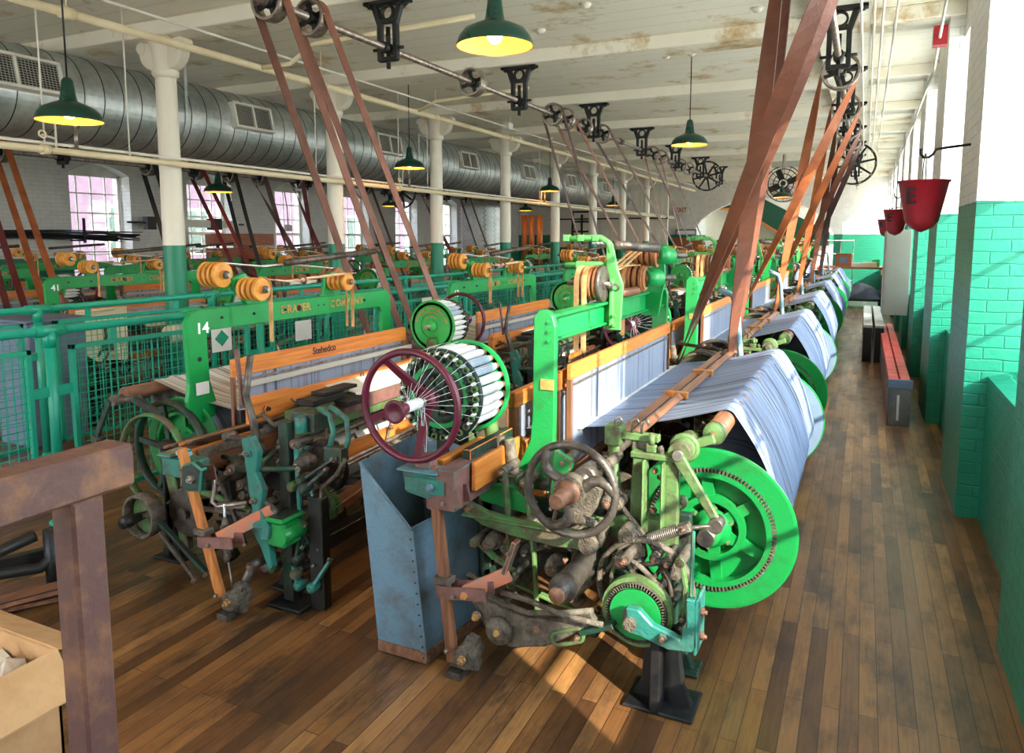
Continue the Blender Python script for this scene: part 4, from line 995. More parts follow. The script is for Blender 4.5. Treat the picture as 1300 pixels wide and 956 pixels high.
    m.bx(-.475, -.46, 2.47, 2.6, .3, .5, 'aqua').bolt((-.58, 2.47, .34), (0, -1, 0), .018).bolt((-.458, 2.52, .44), (1, 0, 0), .014).bolt((-.458, 2.52, .35), (1, 0, 0), .014).bar((-.49, 2.49, .5), (-.5, 2.55, .72), .015, .02, 'pale')
    m.build('gear_bracket', L, org, bev=.005)
    m = MB().bar((-.77, 2.5, .33), (-.9, 2.5, .27), .02, .045, 'dark', up=(0, 1, 0))
    pts = []
    for i in range(25):
        a = 2*PI*i/24; x = .05*(1 if math.cos(a) > 0 else -1)*1+.024*math.cos(a); z = .024*math.sin(a); pts.append((-.955+x*.9*.94-z*.3, 2.5, .235+x*.35+z))
    m.tube(pts, .009, 'frame', 8).bolt((-.91, 2.49, .25), (0, -1, 0), .014); m.build('slotted_lever', L, org, bev=.003)
    m = MB().plate([(-.7, .31), (-.55, .31), (-.545, .2), (-.53, .08), (-.49, 0), (-.73, 0), (-.69, .08), (-.685, .2)], 2.6, 2.64, 'black').bx(-.64, -.6, 2.52, 2.7, 0, .3, 'black').bx(-.74, -.48, 2.52, 2.72, 0, .015, 'black')
    m.build('end_foot', L, org, bev=.006)
    # clutter of small levers behind the wheels
    rnd = random.Random(2)
    spec = [((-.82, 2.7, .72), (-.6, 2.7, .38)), ((-.79, 2.68, .6), (-.83, 2.66, .3)), ((-.66, 2.66, .55), (-.58, 2.6, .4)), ((-1.22, 2.7, .75), (-1.16, 2.68, .2)), ((-1.06, 2.74, .85), (-1.12, 2.7, .5)), ((-1.3, 2.66, .8), (-1.28, 2.66, .45)),
            ((-.6, 2.62, .56), (-.72, 2.62, .52)), ((-.55, 2.6, .58), (-.54, 2.6, .36)), ((-1.0, 2.7, .3), (-.75, 2.66, .62)), ((-1.4, 2.6, .5), (-1.2, 2.56, .42)), ((-.86, 2.7, .88), (-1.1, 2.7, .66)), ((-1.28, 2.7, .3), (-.9, 2.75, .2)), ((-.75, 2.58, .56), (-.62, 2.58, .47))]
    for i, (a, b) in enumerate(spec):
        m = MB(); a = V(a); b = V(b); mt = ['dusty', 'frame', 'iron', 'pale'][i % 4]
        mid = (a+b)/2+V((rnd.uniform(-.03, .03), 0, rnd.uniform(-.02, .02)))
        if i % 2: m.bar(a, mid, .014, .034, mt, up=(0, 1, 0)).bar(mid, b, .014, .026, mt, up=(0, 1, 0))
        else: m.tube([a, mid, b], .0105, mt, 8)
        m.cyl(a-V((0, .03, 0)), a+V((0, .12, 0)), .02, 'dusty', seg=12); m.bolt(a-V((0, .03, 0)), (0, -1, 0), .014); m.bolt(b-V((0, .012, 0)), (0, -1, 0), .012, 'steel'); m.cyl(b-V((0, .01, 0)), b+V((0, .1, 0)), .014, 'iron')
        m.build('lever', L, org, bev=.003)
    m = MB()
    for (x, z, r, y) in ((-.86, .72, .03, 2.72), (-.8, .5, .035, 2.7), (-1.1, .4, .03, 2.72), (-1.18, .58, .028, 2.66), (-1.34, .5, .026, 2.62)):
        m = MB().lathe((x, y, z), (0, 1, 0), [(r*.6, -.05), (r, -.04), (r, .0), (r*1.3, .0), (r*1.3, .04), (r*.8, .1)], 'dusty', 16).bolt((x, y-.05, z), (0, -1, 0), r*.4); m.build('bearing_cap', L, org)
    m = MB()
    m.tube([(-.98, 2.56, .66), (-.93, 2.55, .69), (-.88, 2.56, .68), (-.86, 2.6, .64), (-.87, 2.6, .58)], .018, 'dusty', 8); m.build('bent_arm', L, org)
    m = MB()
    m.plate([(-1.02, .62), (-.94, .64), (-.9, .7), (-.88, .78), (-.93, .8), (-1.0, .78), (-1.06, .74)], 2.66, 2.7, 'dusty').plate([(-1.12, .66), (-1.06, .64), (-1.02, .86), (-1.1, .9)], 2.7, 2.74, 'green')
    m.build('shaft_bearing', L, org, bev=.006)
    rnd = random.Random(21)
    for i in range(26):
        x = rnd.uniform(-1.42, -.62); z = rnd.uniform(.16, .84); y = rnd.uniform(2.74, 2.84); a_ = rnd.uniform(0, PI); ln = rnd.uniform(.06, .17); mt = ['dusty', 'frame', 'iron', 'dark', 'dusty'][i % 5]
        e = V((math.cos(a_)*ln/2, rnd.uniform(-.03, .03), math.sin(a_)*ln/2)); c_ = V((x, y, z)); m = MB().bar(c_-e, c_+e, .018, rnd.uniform(.022, .045), mt, up=(0, 1, 0), w1=.014, t1=.02)
        m.lathe(c_-e-V((0, .02, 0)), (0, 1, 0), [(.012, -.01), (.024, 0), (.024, .04), (.014, .07)], mt, 12).bolt(c_+e-V((0, .012, 0)), (0, -1, 0), .012, ['rust', 'steel', 'dusty'][i % 3])
        m.build('link', L, org, bev=.003)
    # --- breast and lay
    m = MB().bx(-1.8, -1.7, 2.95, 5.05, .76, .86, 'frame').bx(-1.78, -1.72, 2.9, 2.96, .3, .86, 'dark').bx(-1.78, -1.72, 5.04, 5.1, .3, .86, 'dark'); m.build('breast_beam', L, org, bev=.008)
    m = MB().bx(-1.78, -1.44, 3.05, 4.9, .865, .872, 'cloth').bx(-1.805, -1.8, 3.05, 4.9, .5, .87, 'cloth'); m.build('woven_cloth', L, org)
    m = MB().lathe((-1.66, 3.0, .42), (0, 1, 0), [(.02, -.05), (.02, 0), (.12, .02), (.12, 1.92), (.02, 1.95), (.02, 2.0)], 'cloth', 28); m.build('cloth_roll', L, org)
    m = MB().bx(-1.51, -1.43, 2.44, 5.5, .72, .80, 'orange').bx(-1.5, -1.385, 2.95, 5.0, .80, .815, 'brown'); m.build('lay_beam', L, org, bev=.004)
    m = MB().plate([(-1.62, .845), (-1.46, .83), (-1.46, .76), (-1.5, .735), (-1.6, .75), (-1.615, .82)], 2.38, 2.46, 'aqua')
    m.bx(-1.6, -1.42, 2.37, 2.375, .76, .82, 'aqua').bx(-1.46, -1.38, 2.38, 2.75, .7, .86, 'leather').bx(-1.63, -1.45, 2.36, 2.47, .84, .85, 'can').bolt((-1.48, 2.37, .79), (0, -1, 0), .016, 'can')
    m.bx(-1.57, -1.5, 2.4, 2.46, .85, .9, 'leather')
    m.build('picker_box', L, org, bev=.006)
    m = MB().bx(-1.54, -1.5, 2.5, 2.95, .8, .86, 'orange').bx(-1.44, -1.4, 2.55, 2.95, .8, .9, 'dark').bx(-1.5, -1.45, 2.5, 3.0, .8, .808, 'greenc').bx(-1.37, -1.35, 2.5, 2.95, .75, .87, 'orange')
    m.build('shuttle_box', L, org, bev=.003)
    m = MB().bx(-1.44, -1.4, 2.98, 4.95, .98, 1.055, 'orange'); m.build('reed_cap', L, org, bev=.006)
    m = MB().bx(-1.425, -1.415, 3.02, 4.92, .82, .98, 'heddle'); m.build('reed', L, org)
    for y in (3.0, 4.93): MB().bx(-1.45, -1.4, y-.02, y+.02, .3, .98, 'brownz').build('lay_sword', L, org, bev=.004)
    # --- harness and warp
    harness(L, org, -1.2, 2.98, 4.82, 1.165, .74, .085); harness(L, org, -1.15, 3.0, 4.84, 1.2, .74, .07, 'orange')
    warp_sheet(L, org, -1.12, .89, 3.14, 5.1, -.53, .53, .275, (-.5, .985), .042)
    m = MB().sheet([[(-1.12+(.32)*0, 3.1+1.9*j/20, .89) for j in range(21)], [(-1.2, 3.1+1.9*j/20, .875) for j in range(21)], [(-1.4, 3.1+1.9*j/20, .862) for j in range(21)]], 'yarnw'); m.build('shed_threads', L, org)
    for x, z in ((-.86, .965), (-.79, .975)):
        m = MB().box((x, 4.0, z), (.035, 2.4, .012), 'brown', Matrix.Rotation(.5, 3, 'Y')); m.build('lease_rod', L, org)
    for y in (3.62, 4.3): MB().bx(-.88, -.76, y, y+.04, .955, .99, 'orangez').build('lease_clip', L, org, bev=.004)
    warp_beam(L, org, -.53, .53, .345, 3.09, 5.2, 1, ry=.27)
    # --- arch
    m = MB()
    def post(y):
        m.plate([(-1.27, .66), (-1.12, .66), (-1.15, .72), (-1.165, .9), (-1.16, 1.38), (-1.175, 1.43), (-1.2, 1.45), (-1.235, 1.45), (-1.26, 1.42), (-1.265, 1.0), (-1.275, .88), (-1.33, .76), (-1.34, .68), (-1.32, .66)], y-.018, y+.018, 'green')
        m.bx(-1.215, -1.2, y-.01, y+.05, .7, 1.44, 'green')
    post(2.88); post(4.85)
    m.bx(-1.245, -1.175, 2.9, 4.84, 1.415, 1.43, 'greenc').bx(-1.24, -1.18, 2.9, 4.84, 1.31, 1.322, 'greenc').bx(-1.216, -1.202, 2.9, 4.84, 1.315, 1.42, 'greenc')
    m.plate([(2.9, 1.32), (3.02, 1.32), (2.93, 1.24), (2.9, 1.2)], -1.22, -1.2, 'greenc', 'YZ')
    for z in (1.4, 1.36, 1.32): m.bolt((-1.19, 2.862, z), (0, -1, 0), .009, 'green')
    m.build('arch', L, org, bev=.004)
    m = MB().bx(-1.225, -1.165, 2.855, 2.862, 1.11, 1.155, 'gold'); m.build('maker_plate', L, org)
    # roll stands on the arch
    m = MB(); y = 3.66
    m.plate([(-1.2, 1.28), (-1.12, 1.28), (-1.11, 1.52), (-1.14, 1.6), (-1.165, 1.72), (-1.175, 1.735), (-1.2, 1.73), (-1.2, 1.6), (-1.215, 1.5), (-1.215, 1.3)], y-.012, y+.012, 'pale2')
    m.bx(-1.17, -1.15, y-.05, y+.05, 1.3, 1.55, 'pale2')
    m.tube([(-1.18, y, 1.68), (-1.19, y, 1.73), (-1.23, y, 1.755), (-1.3, y, 1.755), (-1.42, y, 1.75)], .016, 'pale2', 8)
    for x in (-1.26, -1.34, -1.42): m.box((x, y, 1.755), (.035, .04, .035), 'pale2')
    m.tube([(-1.16, y, 1.72), (-1.0, y+.25, 1.7)], .025, 'iron', 10)
    for zz in (1.31, 1.36, 1.5): m.bolt((-1.14, y-.05, zz), (0, -1, 0), .012, 'pale2')
    m.build('roll_stand', L, org, bev=.004)
    m = MB(); y = 4.45
    m.plate([(-1.22, 1.28), (-1.12, 1.28), (-1.1, 1.42), (-1.08, 1.5), (-1.09, 1.62), (-1.07, 1.72), (-1.1, 1.73), (-1.15, 1.6), (-1.21, 1.5), (-1.22, 1.4)], y-.012, y+.012, 'greenc')
    m.cyl((-1.15, y-.1, 1.5), (-1.15, y+.1, 1.5), .035, 'greenc').cyl((-1.1, y-.1, 1.66), (-1.1, y+.12, 1.66), .035, 'greenc').cyl((-1.15, y+.08, 1.5), (-1.15, y+.14, 1.5), .018, 'iron').cyl((-1.1, y+.08, 1.66), (-1.1, y+.16, 1.66), .018, 'iron')
    m.build('roll_stand', L, org, bev=.004)
    harness_roll(L, org, (-1.2, 3.56, 1.525), .085, .125, 'rolld', 4, [(-1, .095, 1.19, .026), (-1, .055, 1.19, .026)])
    MB().lathe((-1.19, 3.56, 1.525), (1, 0, 0), [(.09, -.01), (.093, 0), (.09, .012)], 'iron', 32).cyl((-1.2, 3.56, 1.525), (-1.14, 3.66, 1.5), .02, 'iron').build('roll_flange', L, org)
    harness_roll(L, org, (-1.13, 4.14, 1.525), .075, .14, 'rolld', 4, [(-1, .1, 1.2, .022)])
    harness_roll(L, org, (-1.08, 4.2, 1.655), .062, .13, 'rolld', 4)
    for x, y, z in ((-1.13, 4.14, 1.525), (-1.08, 4.2, 1.655)):
        MB().cyl((x, y, z), (x+.06, y+.1, z), .05, 'greenc', seg=20).cyl((x+.05, y+.1, z), (x+.14, y+.16, z), .018, 'iron').lathe((x, y, z), (1, 0, 0), [(.066, 0), (.066, .01)], 'rolld', 28).build('roll_hub', L, org)
    for k, dx in enumerate((.02, .05, .08)):
        MB().ribbon([(-1.2-dx, 3.56, 1.613), (-1.19-dx, 3.85, 1.6), (-1.14-dx, 4.14, 1.603)], (1, 0, 0), .018, .004, 'strap').build('harness_strap', L, org)
        MB().ribbon([(-1.2-dx, 3.64, 1.55), (-1.16-dx, 3.9, 1.6), (-1.1-dx, 4.2, 1.72)], (1, 0, 0), .014, .004, 'strap').build('harness_strap', L, org)
        MB().tube([(-1.2-dx, 3.66, 1.73), (-1.12-dx, 4.2, 1.722)], .006, 'thread', 5).build('cord', L, org)
    MB().cyl((-1.19, 3.7, 1.46), (-1.15, 4.05, 1.46), .024, 'brown', seg=12).build('roll_spindle', L, org)
    MB().tube([(-1.2, 3.68, 1.62), (-1.28, 3.66, 1.62), (-1.42, 3.64, 1.615)], .014, 'pale2', 8).box((-1.34, 3.65, 1.618), (.035, .04, .035), 'pale2').build('roll_stand', L, org)
    # --- battery over its stand
    battery(L, org, (-1.575, 1.1), 2.6, 2.85, 2.27)
    m = MB().cyl((-1.47, 2.9, .84), (-1.52, 2.9, 1.08), .032, 'pale', seg=14).plate([(-1.6, 1.14), (-1.54, 1.14), (-1.43, .82), (-1.36, .74), (-1.4, .66), (-1.48, .7), (-1.55, .85)], 2.88, 2.92, 'frame')
    m.cyl((-1.39, 2.8, .9), (-1.38, 2.8, .74), .02, 'dusty').cyl((-1.34, 2.78, .9), (-1.31, 2.78, .72), .026, 'dusty').bolt((-1.39, 2.76, .72), (0, -1, 0), .02).bx(-1.36, -1.28, 2.74, 2.82, .7, .75, 'dusty')
    m.plate([(-1.5, .7), (-1.3, .72), (-1.18, .66), (-1.2, .61), (-1.42, .63)], 2.7, 2.74, 'green')
    m.build('battery_stand', L, org, bev=.004)
    # --- picking motion
    picker_stick(L, org, -1.5, 2.42, .86)
    m = MB().bar((-1.36, 2.42, .36), (-1.2, 2.5, .44), .02, .06, 'rustp').bolt((-1.34, 2.39, .37), (0, -1, 0), .018, 'gold').bar((-1.22, 2.5, .44), (-1.17, 2.5, .58), .02, .05, 'dusty', up=(0, 1, 0)); m.build('power_strap', L, org, bev=.003)
    picker_stick(L, org, -1.5, 5.55, .86)
    # far end: drive pulley pair and clutch
    m = MB()
    for y in (5.28, 5.4):
        m = MB().lathe((-1.02, y, .76), (0, 1, 0), [(.17, -.05), (.19, -.05), (.193, 0), (.19, .05), (.17, .05)], 'dusty', 40, closed=True)
        m.ring((-1.02, y-.03, .76), (0, 1, 0), .03, .175, .008, 'frame', 36).lathe((-1.02, y, .76), (0, 1, 0), [(.05, -.06), (.05, .06)], 'iron', 16)
        m.build('drive_pulley', L, org)
    m = MB().tube([(-.72, 5.2, .82), (-.74, 5.2, 1.0), (-.76, 5.15, 1.28), (-.78, 5.05, 1.38), (-.86, 5.0, 1.42)], .02, 'bluerod', 8); m.build('shipper_handle', L, org)
    for (a, b, r, mt) in (((-.8, 5.15, .9), (-.45, 5.15, .98), .018, 'iron'), ((-.95, 5.25, 1.0), (-.6, 5.2, .85), .014, 'dusty'), ((-.5, 5.25, .95), (-.42, 5.25, .6), .02, 'pale'), ((-.7, 5.3, .95), (-1.2, 5.3, 1.0), .012, 'dusty'), ((-1.3, 5.25, .9), (-.8, 5.3, .72), .016, 'frame')):
        MB().cyl(a, b, r, mt).bolt(a, (0, -1, 0), .02).build('lever', L, org)
    m = MB().bx(-.92, -.74, 5.14, 5.2, .86, .93, 'dusty').cyl((-.83, 5.1, .95), (-.83, 5.3, .95), .035, 'iron').bx(-.62, -.5, 5.16, 5.22, .8, .9, 'iron'); m.build('bearing_cap', L, org, bev=.006)
    loom_inner(L, org, -1.5, -.62, 2.9, 5.08, 1)
    return L

# ---------------- loom of the row along the railing
def loom_b():
    org = V((-3.2, 3.9, 0)); L = thing('power_loom', '', 'loom', org)
    Y0, Y1 = 2.72, 4.95
    frame_side('side_frame', L, org, Y0, -2.52, -3.36, .66, 'black'); frame_side('side_frame', L, org, Y1, -2.52, -3.36, .66, 'black')
    # arch with letters
    m = MB(); x0, x1 = -3.37, -3.335
    m.plate([(2.86, .72), (3.02, .72), (3.04, .82), (3.0, .95), (2.99, 1.2), (3.02, 1.235), (4.64, 1.235), (4.67, 1.2), (4.68, 1.0), (4.72, .85), (4.78, .72), (4.9, .72), (4.84, .85), (4.8, 1.0), (4.79, 1.3), (4.76, 1.345), (4.7, 1.36), (2.95, 1.36), (2.88, 1.34), (2.85, 1.29), (2.86, .95), (2.84, .85)], x0, x1, 'greenc', 'YZ')
    m.bx(-3.4, -3.37, 2.9, 4.75, 1.235, 1.25, 'greenc').bx(-3.39, -3.37, 2.86, 4.8, 1.345, 1.36, 'greenc')
    for y in (3.1, 3.35, 3.62, 4.45): m.bolt((-3.335, y, 1.3), (1, 0, 0), .009, 'black')
    m.lathe((-3.334, 3.75, 1.3), (1, 0, 0), [(.02, 0), (.02, .002)], 'black', 14).lathe((-3.334, 2.93, 1.08), (1, 0, 0), [(.014, 0), (.014, .002)], 'black', 12)
    m.build('arch', L, org, bev=.005)
    R_ = ((0, 1, 0), (0, 0, 1))
    o_ = lambda x, y, z: V((x, y, z))-org
    text_obj('raised_letters', 'DRAPER', .07, 'gold', L, face_mtx(o_(-3.334, 3.72, 1.3), *R_), .002, spacing=1.15)
    text_obj('raised_letters', 'COMPANY', .07, 'gold', L, face_mtx(o_(-3.334, 4.25, 1.3), *R_), .002, spacing=1.15)
    text_obj('raised_letters', '·  ·', .07, 'black', L, face_mtx(o_(-3.334, 3.97, 1.3), *R_), .002)
    # roll stands and rolls
    m = MB().plate([(3.36, 1.3), (3.5, 1.3), (3.46, 1.4), (3.3, 1.55), (3.2, 1.52), (3.22, 1.46)], -3.375, -3.34, 'greenc', 'YZ').cyl((-3.5, 3.26, 1.5), (-3.36, 3.26, 1.5), .02, 'iron').cyl((-3.5, 3.42, 1.4), (-3.3, 3.42, 1.4), .02, 'iron'); m.build('roll_stand', L, org, bev=.004)
    MB().plate([(4.0, 1.33), (4.2, 1.33), (4.2, 1.5), (4.14, 1.53), (4.05, 1.5)], -3.38, -3.35, 'greenc', 'YZ').build('roll_stand', L, org, bev=.004)
    harness_roll(L, org, (-3.36, 3.15, 1.543), .074, .15, 'roll', 4); harness_roll(L, org, (-3.16, 3.25, 1.458), .068, .16, 'roll', 4, [(1, .01, 1.14, .03)])
    harness_roll(L, org, (-3.2, 4.1, 1.458), .06, .16, 'roll', 4, [(1, .02, 1.14, .024), (1, .07, 1.14, .02)]); harness_roll(L, org, (-3.36, 4.2, 1.5), .05, .13, 'rolld', 3)
    rr = random.Random(4)
    for k in range(8):
        xa = -3.38-.016*k if k < 4 else -3.18-.03*(k-4); z0 = 1.61 if k < 4 else 1.52; z1 = 1.545 if k < 4 else 1.515
        MB().ribbon([(xa, 3.18 if k < 4 else 3.26, z0), (xa+.02, 3.5+rr.uniform(-.04, .04), z0-.03), (xa+.01, 3.7, z0-.02), (xa, 4.15, z1)], (1, 0, .2), .02, .005, 'strap' if k % 3 else 'thread').build('harness_strap', L, org)
    m = MB().tube([(-3.3, 3.6, 1.6), (-3.34, 4.6, 1.66)], .022, 'iron', 10); m.build('jack_rod', L, org)
    m = MB()
    m.torus((-3.18, 3.62, 1.5), (0, 1, .3), .025, .008, 'brownz', 16, 6).bx(-3.22, -3.18, 3.5, 3.75, 1.47, 1.49, 'steel'); m.build('strap_buckle', L, org)
    for y in (3.32, 4.165):
        MB().tube([(-3.13, y, 1.12), (-3.12, y+.01, 1.08), (-3.13, y, 1.03), (-3.12, y, .98)], .006, 'steel', 6).torus((-3.12, y, 1.02), (1, 0, 0), .014, .004, 'steel', 12, 5).build('harness_hook', L, org)
    # harness, reed cap
    harness(L, org, -3.12, 2.95, 4.66, 1.09, .72, .1); MB().bx(-3.075, -3.06, 2.97, 4.66, .93, .96, 'grey').build('heddle_rail', L, org)
    m = MB().plate([(2.9, .75), (3.18, .77), (3.24, .8), (4.85, .8), (4.85, .88), (3.3, .88), (3.22, .9), (2.95, .9), (2.9, .88)], -2.98, -2.93, 'orange', 'YZ')
    m.bolt((-2.93, 3.0, .825), (1, 0, 0), .022, 'black').tube([(-2.925, 3.2, .84), (-2.92, 3.26, .8), (-2.92, 3.4, .8)], .006, 'steel', 6).torus((-2.92, 3.86, .87), (1, 0, 0), .016, .006, 'leather', 12, 6)
    m.build('reed_cap', L, org, bev=.006)
    MB().bx(-2.96, -2.95, 3.0, 4.7, .68, .8, 'heddle').build('reed', L, org)
    m = MB().bx(-3.02, -2.9, 2.45, 5.35, .6, .68, 'brown').bx(-2.96, -2.91, 2.42, 2.95, .69, .72, 'orange').bx(-2.9, -2.88, 2.5, 2.95, .68, .73, 'dusty').bx(-3.02, -3.0, 2.5, 2.95, .68, .73, 'brown'); m.build('lay_beam', L, org, bev=.004)
    m = MB().bx(-3.0, -2.76, 2.38, 2.46, .62, .72, 'aqua').bx(-2.99, -2.9, 2.35, 2.48, .72, .74, 'steel').plate([(-2.78, .6), (-2.66, .61), (-2.64, .72), (-2.7, .75), (-2.77, .72)], 2.3, 2.34, 'dark').bolt((-2.7, 2.3, .67), (0, -1, 0), .02, 'steel').bx(-2.88, -2.8, 2.36, 2.4, .735, .77, 'bluerod')
    m.build('picker_box', L, org, bev=.008)
    # cloth over the breast beam
    m = MB().bx(-2.78, -2.7, 2.98, 4.85, .68, .83, 'frame').bx(-2.7, -2.69, 3.02, 4.85, .73, .82, 'leather').bx(-2.72, -2.66, 2.9, 4.95, .645, .665, 'steel'); m.build('breast_beam', L, org, bev=.008)
    m = MB().plate([(-2.97, .865), (-2.78, .85), (-2.7, .84), (-2.69, .8), (-2.7, .835), (-2.78, .842), (-2.97, .858)], 3.5, 4.8, 'cloth'); m.build('woven_cloth', L, org)
    m = MB().lathe((-2.86, 3.1, .42), (0, 1, 0), [(.02, -.05), (.02, 0), (.13, .01), (.13, 1.7), (.02, 1.72), (.02, 1.8)], 'cloth', 28); m.build('cloth_roll', L, org)
    m = MB().bx(-2.8, -2.68, 3.1, 3.38, .835, .87, 'black').bx(-2.8, -2.7, 3.22, 3.52, .87, .89, 'black').bx(-2.72, -2.6, 3.3, 3.5, .8, .83, 'black'); m.build('feeler_box', L, org, bev=.004)
    # warp side
    warp_sheet(L, org, -3.14, .8, 2.98, 4.7, -3.5, .56, .24, (-3.78, .87), .04, sgn=-1, mat='warpuvw')
    m = MB().sheet([[(-3.14, 2.98+1.72*j/20, .8) for j in range(21)], [(-2.97, 2.98+1.72*j/20, .82) for j in range(21)]], 'yarnw'); m.build('shed_threads', L, org)
    m = MB().cyl((-3.78, 2.78, .87), (-3.78, 4.9, .87), .04, 'brown', seg=20).cyl((-3.86, 2.74, .83), (-3.6, 2.74, .87), .02, 'iron').cyl((-3.8, 2.72, .84), (-3.8, 2.95, .84), .03, 'dusty'); m.build('whip_roll', L, org)
    m = MB().bar((-3.82, 2.72, .84), (-3.95, 2.72, .62), .02, .035, 'dark', up=(1, 0, 0)).cyl((-3.95, 2.7, .6), (-3.95, 2.75, .6), .025, 'iron').bar((-3.62, 2.72, .87), (-3.4, 2.72, .8), .025, .04, 'dark'); m.build('let_off_arm', L, org, bev=.004)
    m = MB().torus((-3.49, 2.84, .565), (0, 1, 0), .27, .018, 'dark', 48, 8, 1.6).torus((-3.46, 2.7, .55), (0, 1, 0), .25, .012, 'frame', 48, 8, 2)
    m.lathe((-3.49, 2.84, .565), (0, 1, 0), [(.04, -.02), (.07, -.02), (.05, .02)], 'dark', 20)
    for k in range(5): a = k*2*PI/5+.5; m.bar((-3.49, 2.84, .565), (-3.49+.26*math.cos(a), 2.84, .565+.26*math.sin(a)), .03, .02, 'dark', up=(0, 1, 0))
    m.build('beam_head', L, org)
    warp_beam(L, org, -3.5, .56, .285, 2.95, 4.8, -1, ry=.24)
    m = MB().plate([(-3.36, .6), (-3.3, .62), (-3.2, .3), (-3.18, .1), (-3.24, .1), (-3.28, .3)], 2.66, 2.7, 'frame'); m.build('frame_brace', L, org, bev=.005)
    # near end wheels
    m = MB().lathe((-3.3, 2.5, .33), (0, 1, 0), [(.1, -.04), (.115, -.04), (.118, 0), (.115, .04), (.1, .04)], 'dusty', 36, closed=True).ring((-3.3, 2.52, .33), (0, 1, 0), .02, .105, .008, 'frame', 30)
    m.bar((-3.3, 2.49, .33), (-3.2, 2.48, .36), .03, .02, 'iron').lathe((-3.3, 2.38, .33), (0, 1, 0), [(.001, -.01), (.03, -.008), (.036, .03), (.028, .06), (.02, .12)], 'black', 20); m.build('let_off_wheel', L, org)
    m = MB().lathe((-3.13, 2.62, .33), (0, 1, 0), [(.015, -.03), (.03, -.03), (.03, -.005), (.125, -.005), (.13, 0), (.13, .012), (.02, .012)], 'iron', 36, smooth=False); m.build('disc_plate', L, org)
    for (a, b, w_, mt) in (((-3.2, 2.5, .32), (-2.86, 2.5, .1), .03, 'dark'), ((-3.14, 2.46, .28), (-2.9, 2.46, .08), .018, 'iron'), ((-3.0, 2.6, .38), (-2.5, 2.6, .42), .03, 'iron')):
        MB().bar(a, b, w_, .02, mt).bolt(b, (0, -1, 0), .018).build('lever', L, org, bev=.003)
    picker_stick(L, org, -2.83, 2.36, .78, .1, 1, .24, 'orangez')
    m = MB().bar((-2.62, 2.36, .38), (-2.42, 2.5, .5), .02, .06, 'rustp'); m.build('power_strap', L, org, bev=.003)
    # aqua lever with spring weight, green box, upright and long rods
    m = MB().plate([(-2.56, .83), (-2.5, .85), (-2.46, .78), (-2.48, .68), (-2.44, .6), (-2.46, .52), (-2.43, .44), (-2.42, .36), (-2.4, .24), (-2.42, .22), (-2.47, .33), (-2.52, .4), (-2.51, .5), (-2.53, .6), (-2.54, .7)], 2.46, 2.5, 'aqua')
    m.plate([(-2.5, .44), (-2.42, .48), (-2.39, .44), (-2.4, .38), (-2.45, .37), (-2.44, .4), (-2.43, .43), (-2.48, .42)], 2.44, 2.48, 'aqua').bolt((-2.49, 2.46, .55), (0, -1, 0), .018).bolt((-2.51, 2.46, .77), (0, -1, 0), .02, 'iron')
    m.build('protection_lever', L, org, bev=.005)
    m = MB().tube([(-2.72, 2.44, .68), (-2.7, 2.42, .58), (-2.72, 2.42, .52), (-2.68, 2.42, .5), (-2.52, 2.44, .54)], .01, 'steel', 8).bar((-2.7, 2.42, .5), (-2.53, 2.44, .53), .012, .03, 'dusty'); m.build('toothed_lever', L, org)
    m = MB().tube([(-2.64, 2.42, .52), (-2.64, 2.42, .46)], .006, 'thread', 6).lathe((-2.64, 2.42, .24), (0, 0, 1), [(.012, 0), (.02, .02), (.021, .17), (.014, .2), (.006, .22)], 'dusty', 14).tube([(-2.63, 2.42, .24), (-2.6, 2.42, .03)], .005, 'steel', 6); m.build('spring_weight', L, org)
    m = MB().bx(-2.43, -2.32, 2.46, 2.58, .34, .46, 'green').bx(-2.42, -2.31, 2.44, 2.6, .46, .485, 'dark').cyl((-2.34, 2.45, .4), (-2.34, 2.6, .4), .04, 'green'); m.build('oil_box', L, org, bev=.015)
    m = MB().bx(-2.45, -2.39, 2.58, 2.63, 0.02, .9, 'dark').bx(-2.5, -2.3, 2.52, 2.68, 0, .02, 'black').bx(-2.3, -2.22, 2.6, 2.66, .0, .55, 'black'); m.build('stop_stand', L, org, bev=.005)
    m = MB().tube([(-2.62, 2.6, 1.2), (-2.66, 2.6, 1.0), (-2.62, 2.6, .88), (-2.58, 2.58, .8)], .016, 'iron', 8, r1=.02).bar((-2.71, 2.6, 1.22), (-2.68, 2.6, .95), .02, .012, 'leather'); m.build('shipper_handle', L, org)
    m = MB().tube([(-2.58, 2.7, .84), (-2.5, 2.72, .87), (-2.4, 2.76, .92), (-2.28, 2.8, .93), (-2.22, 2.8, .88)], .012, 'dusty', 8).bx(-2.44, -2.3, 2.66, 2.78, .84, .93, 'dark').cyl((-2.36, 2.64, .84), (-2.36, 2.64, .92), .03, 'aqua')
    m.tube([(-2.3, 2.7, .95), (-2.22, 2.68, .93), (-2.2, 2.68, .85), (-2.22, 2.66, .76)], .013, 'aqua', 8).tube([(-2.25, 2.72, .96), (-2.14, 2.7, .92), (-2.13, 2.7, .82), (-2.15, 2.68, .74)], .013, 'aqua', 8).bx(-2.23, -2.13, 2.64, 2.7, .72, .79, 'dark').bolt((-2.16, 2.64, .74), (0, -1, 0), .018, 'dusty')
    m.build('filling_fork_stand', L, org, bev=.004)
    m = MB().tube([(-2.12, 2.66, .74), (-2.16, 2.64, .66), (-2.23, 2.62, .6), (-2.24, 2.62, .4), (-2.24, 2.62, .2)], .011, 'dusty', 8); m.build('drop_rod', L, org)
    m = MB().wheel((-2.6, 3.12, .5), (0, 1, 0), .12, .014, .03, .05, 5, 'black', .03); m.build('hand_wheel', L, org)
    m = MB().gear((-2.48, 2.95, .6), (0, 1, 0), .11, .03, 44, .01, 'iron', hub=.02); m.build('gear_wheel', L, org)
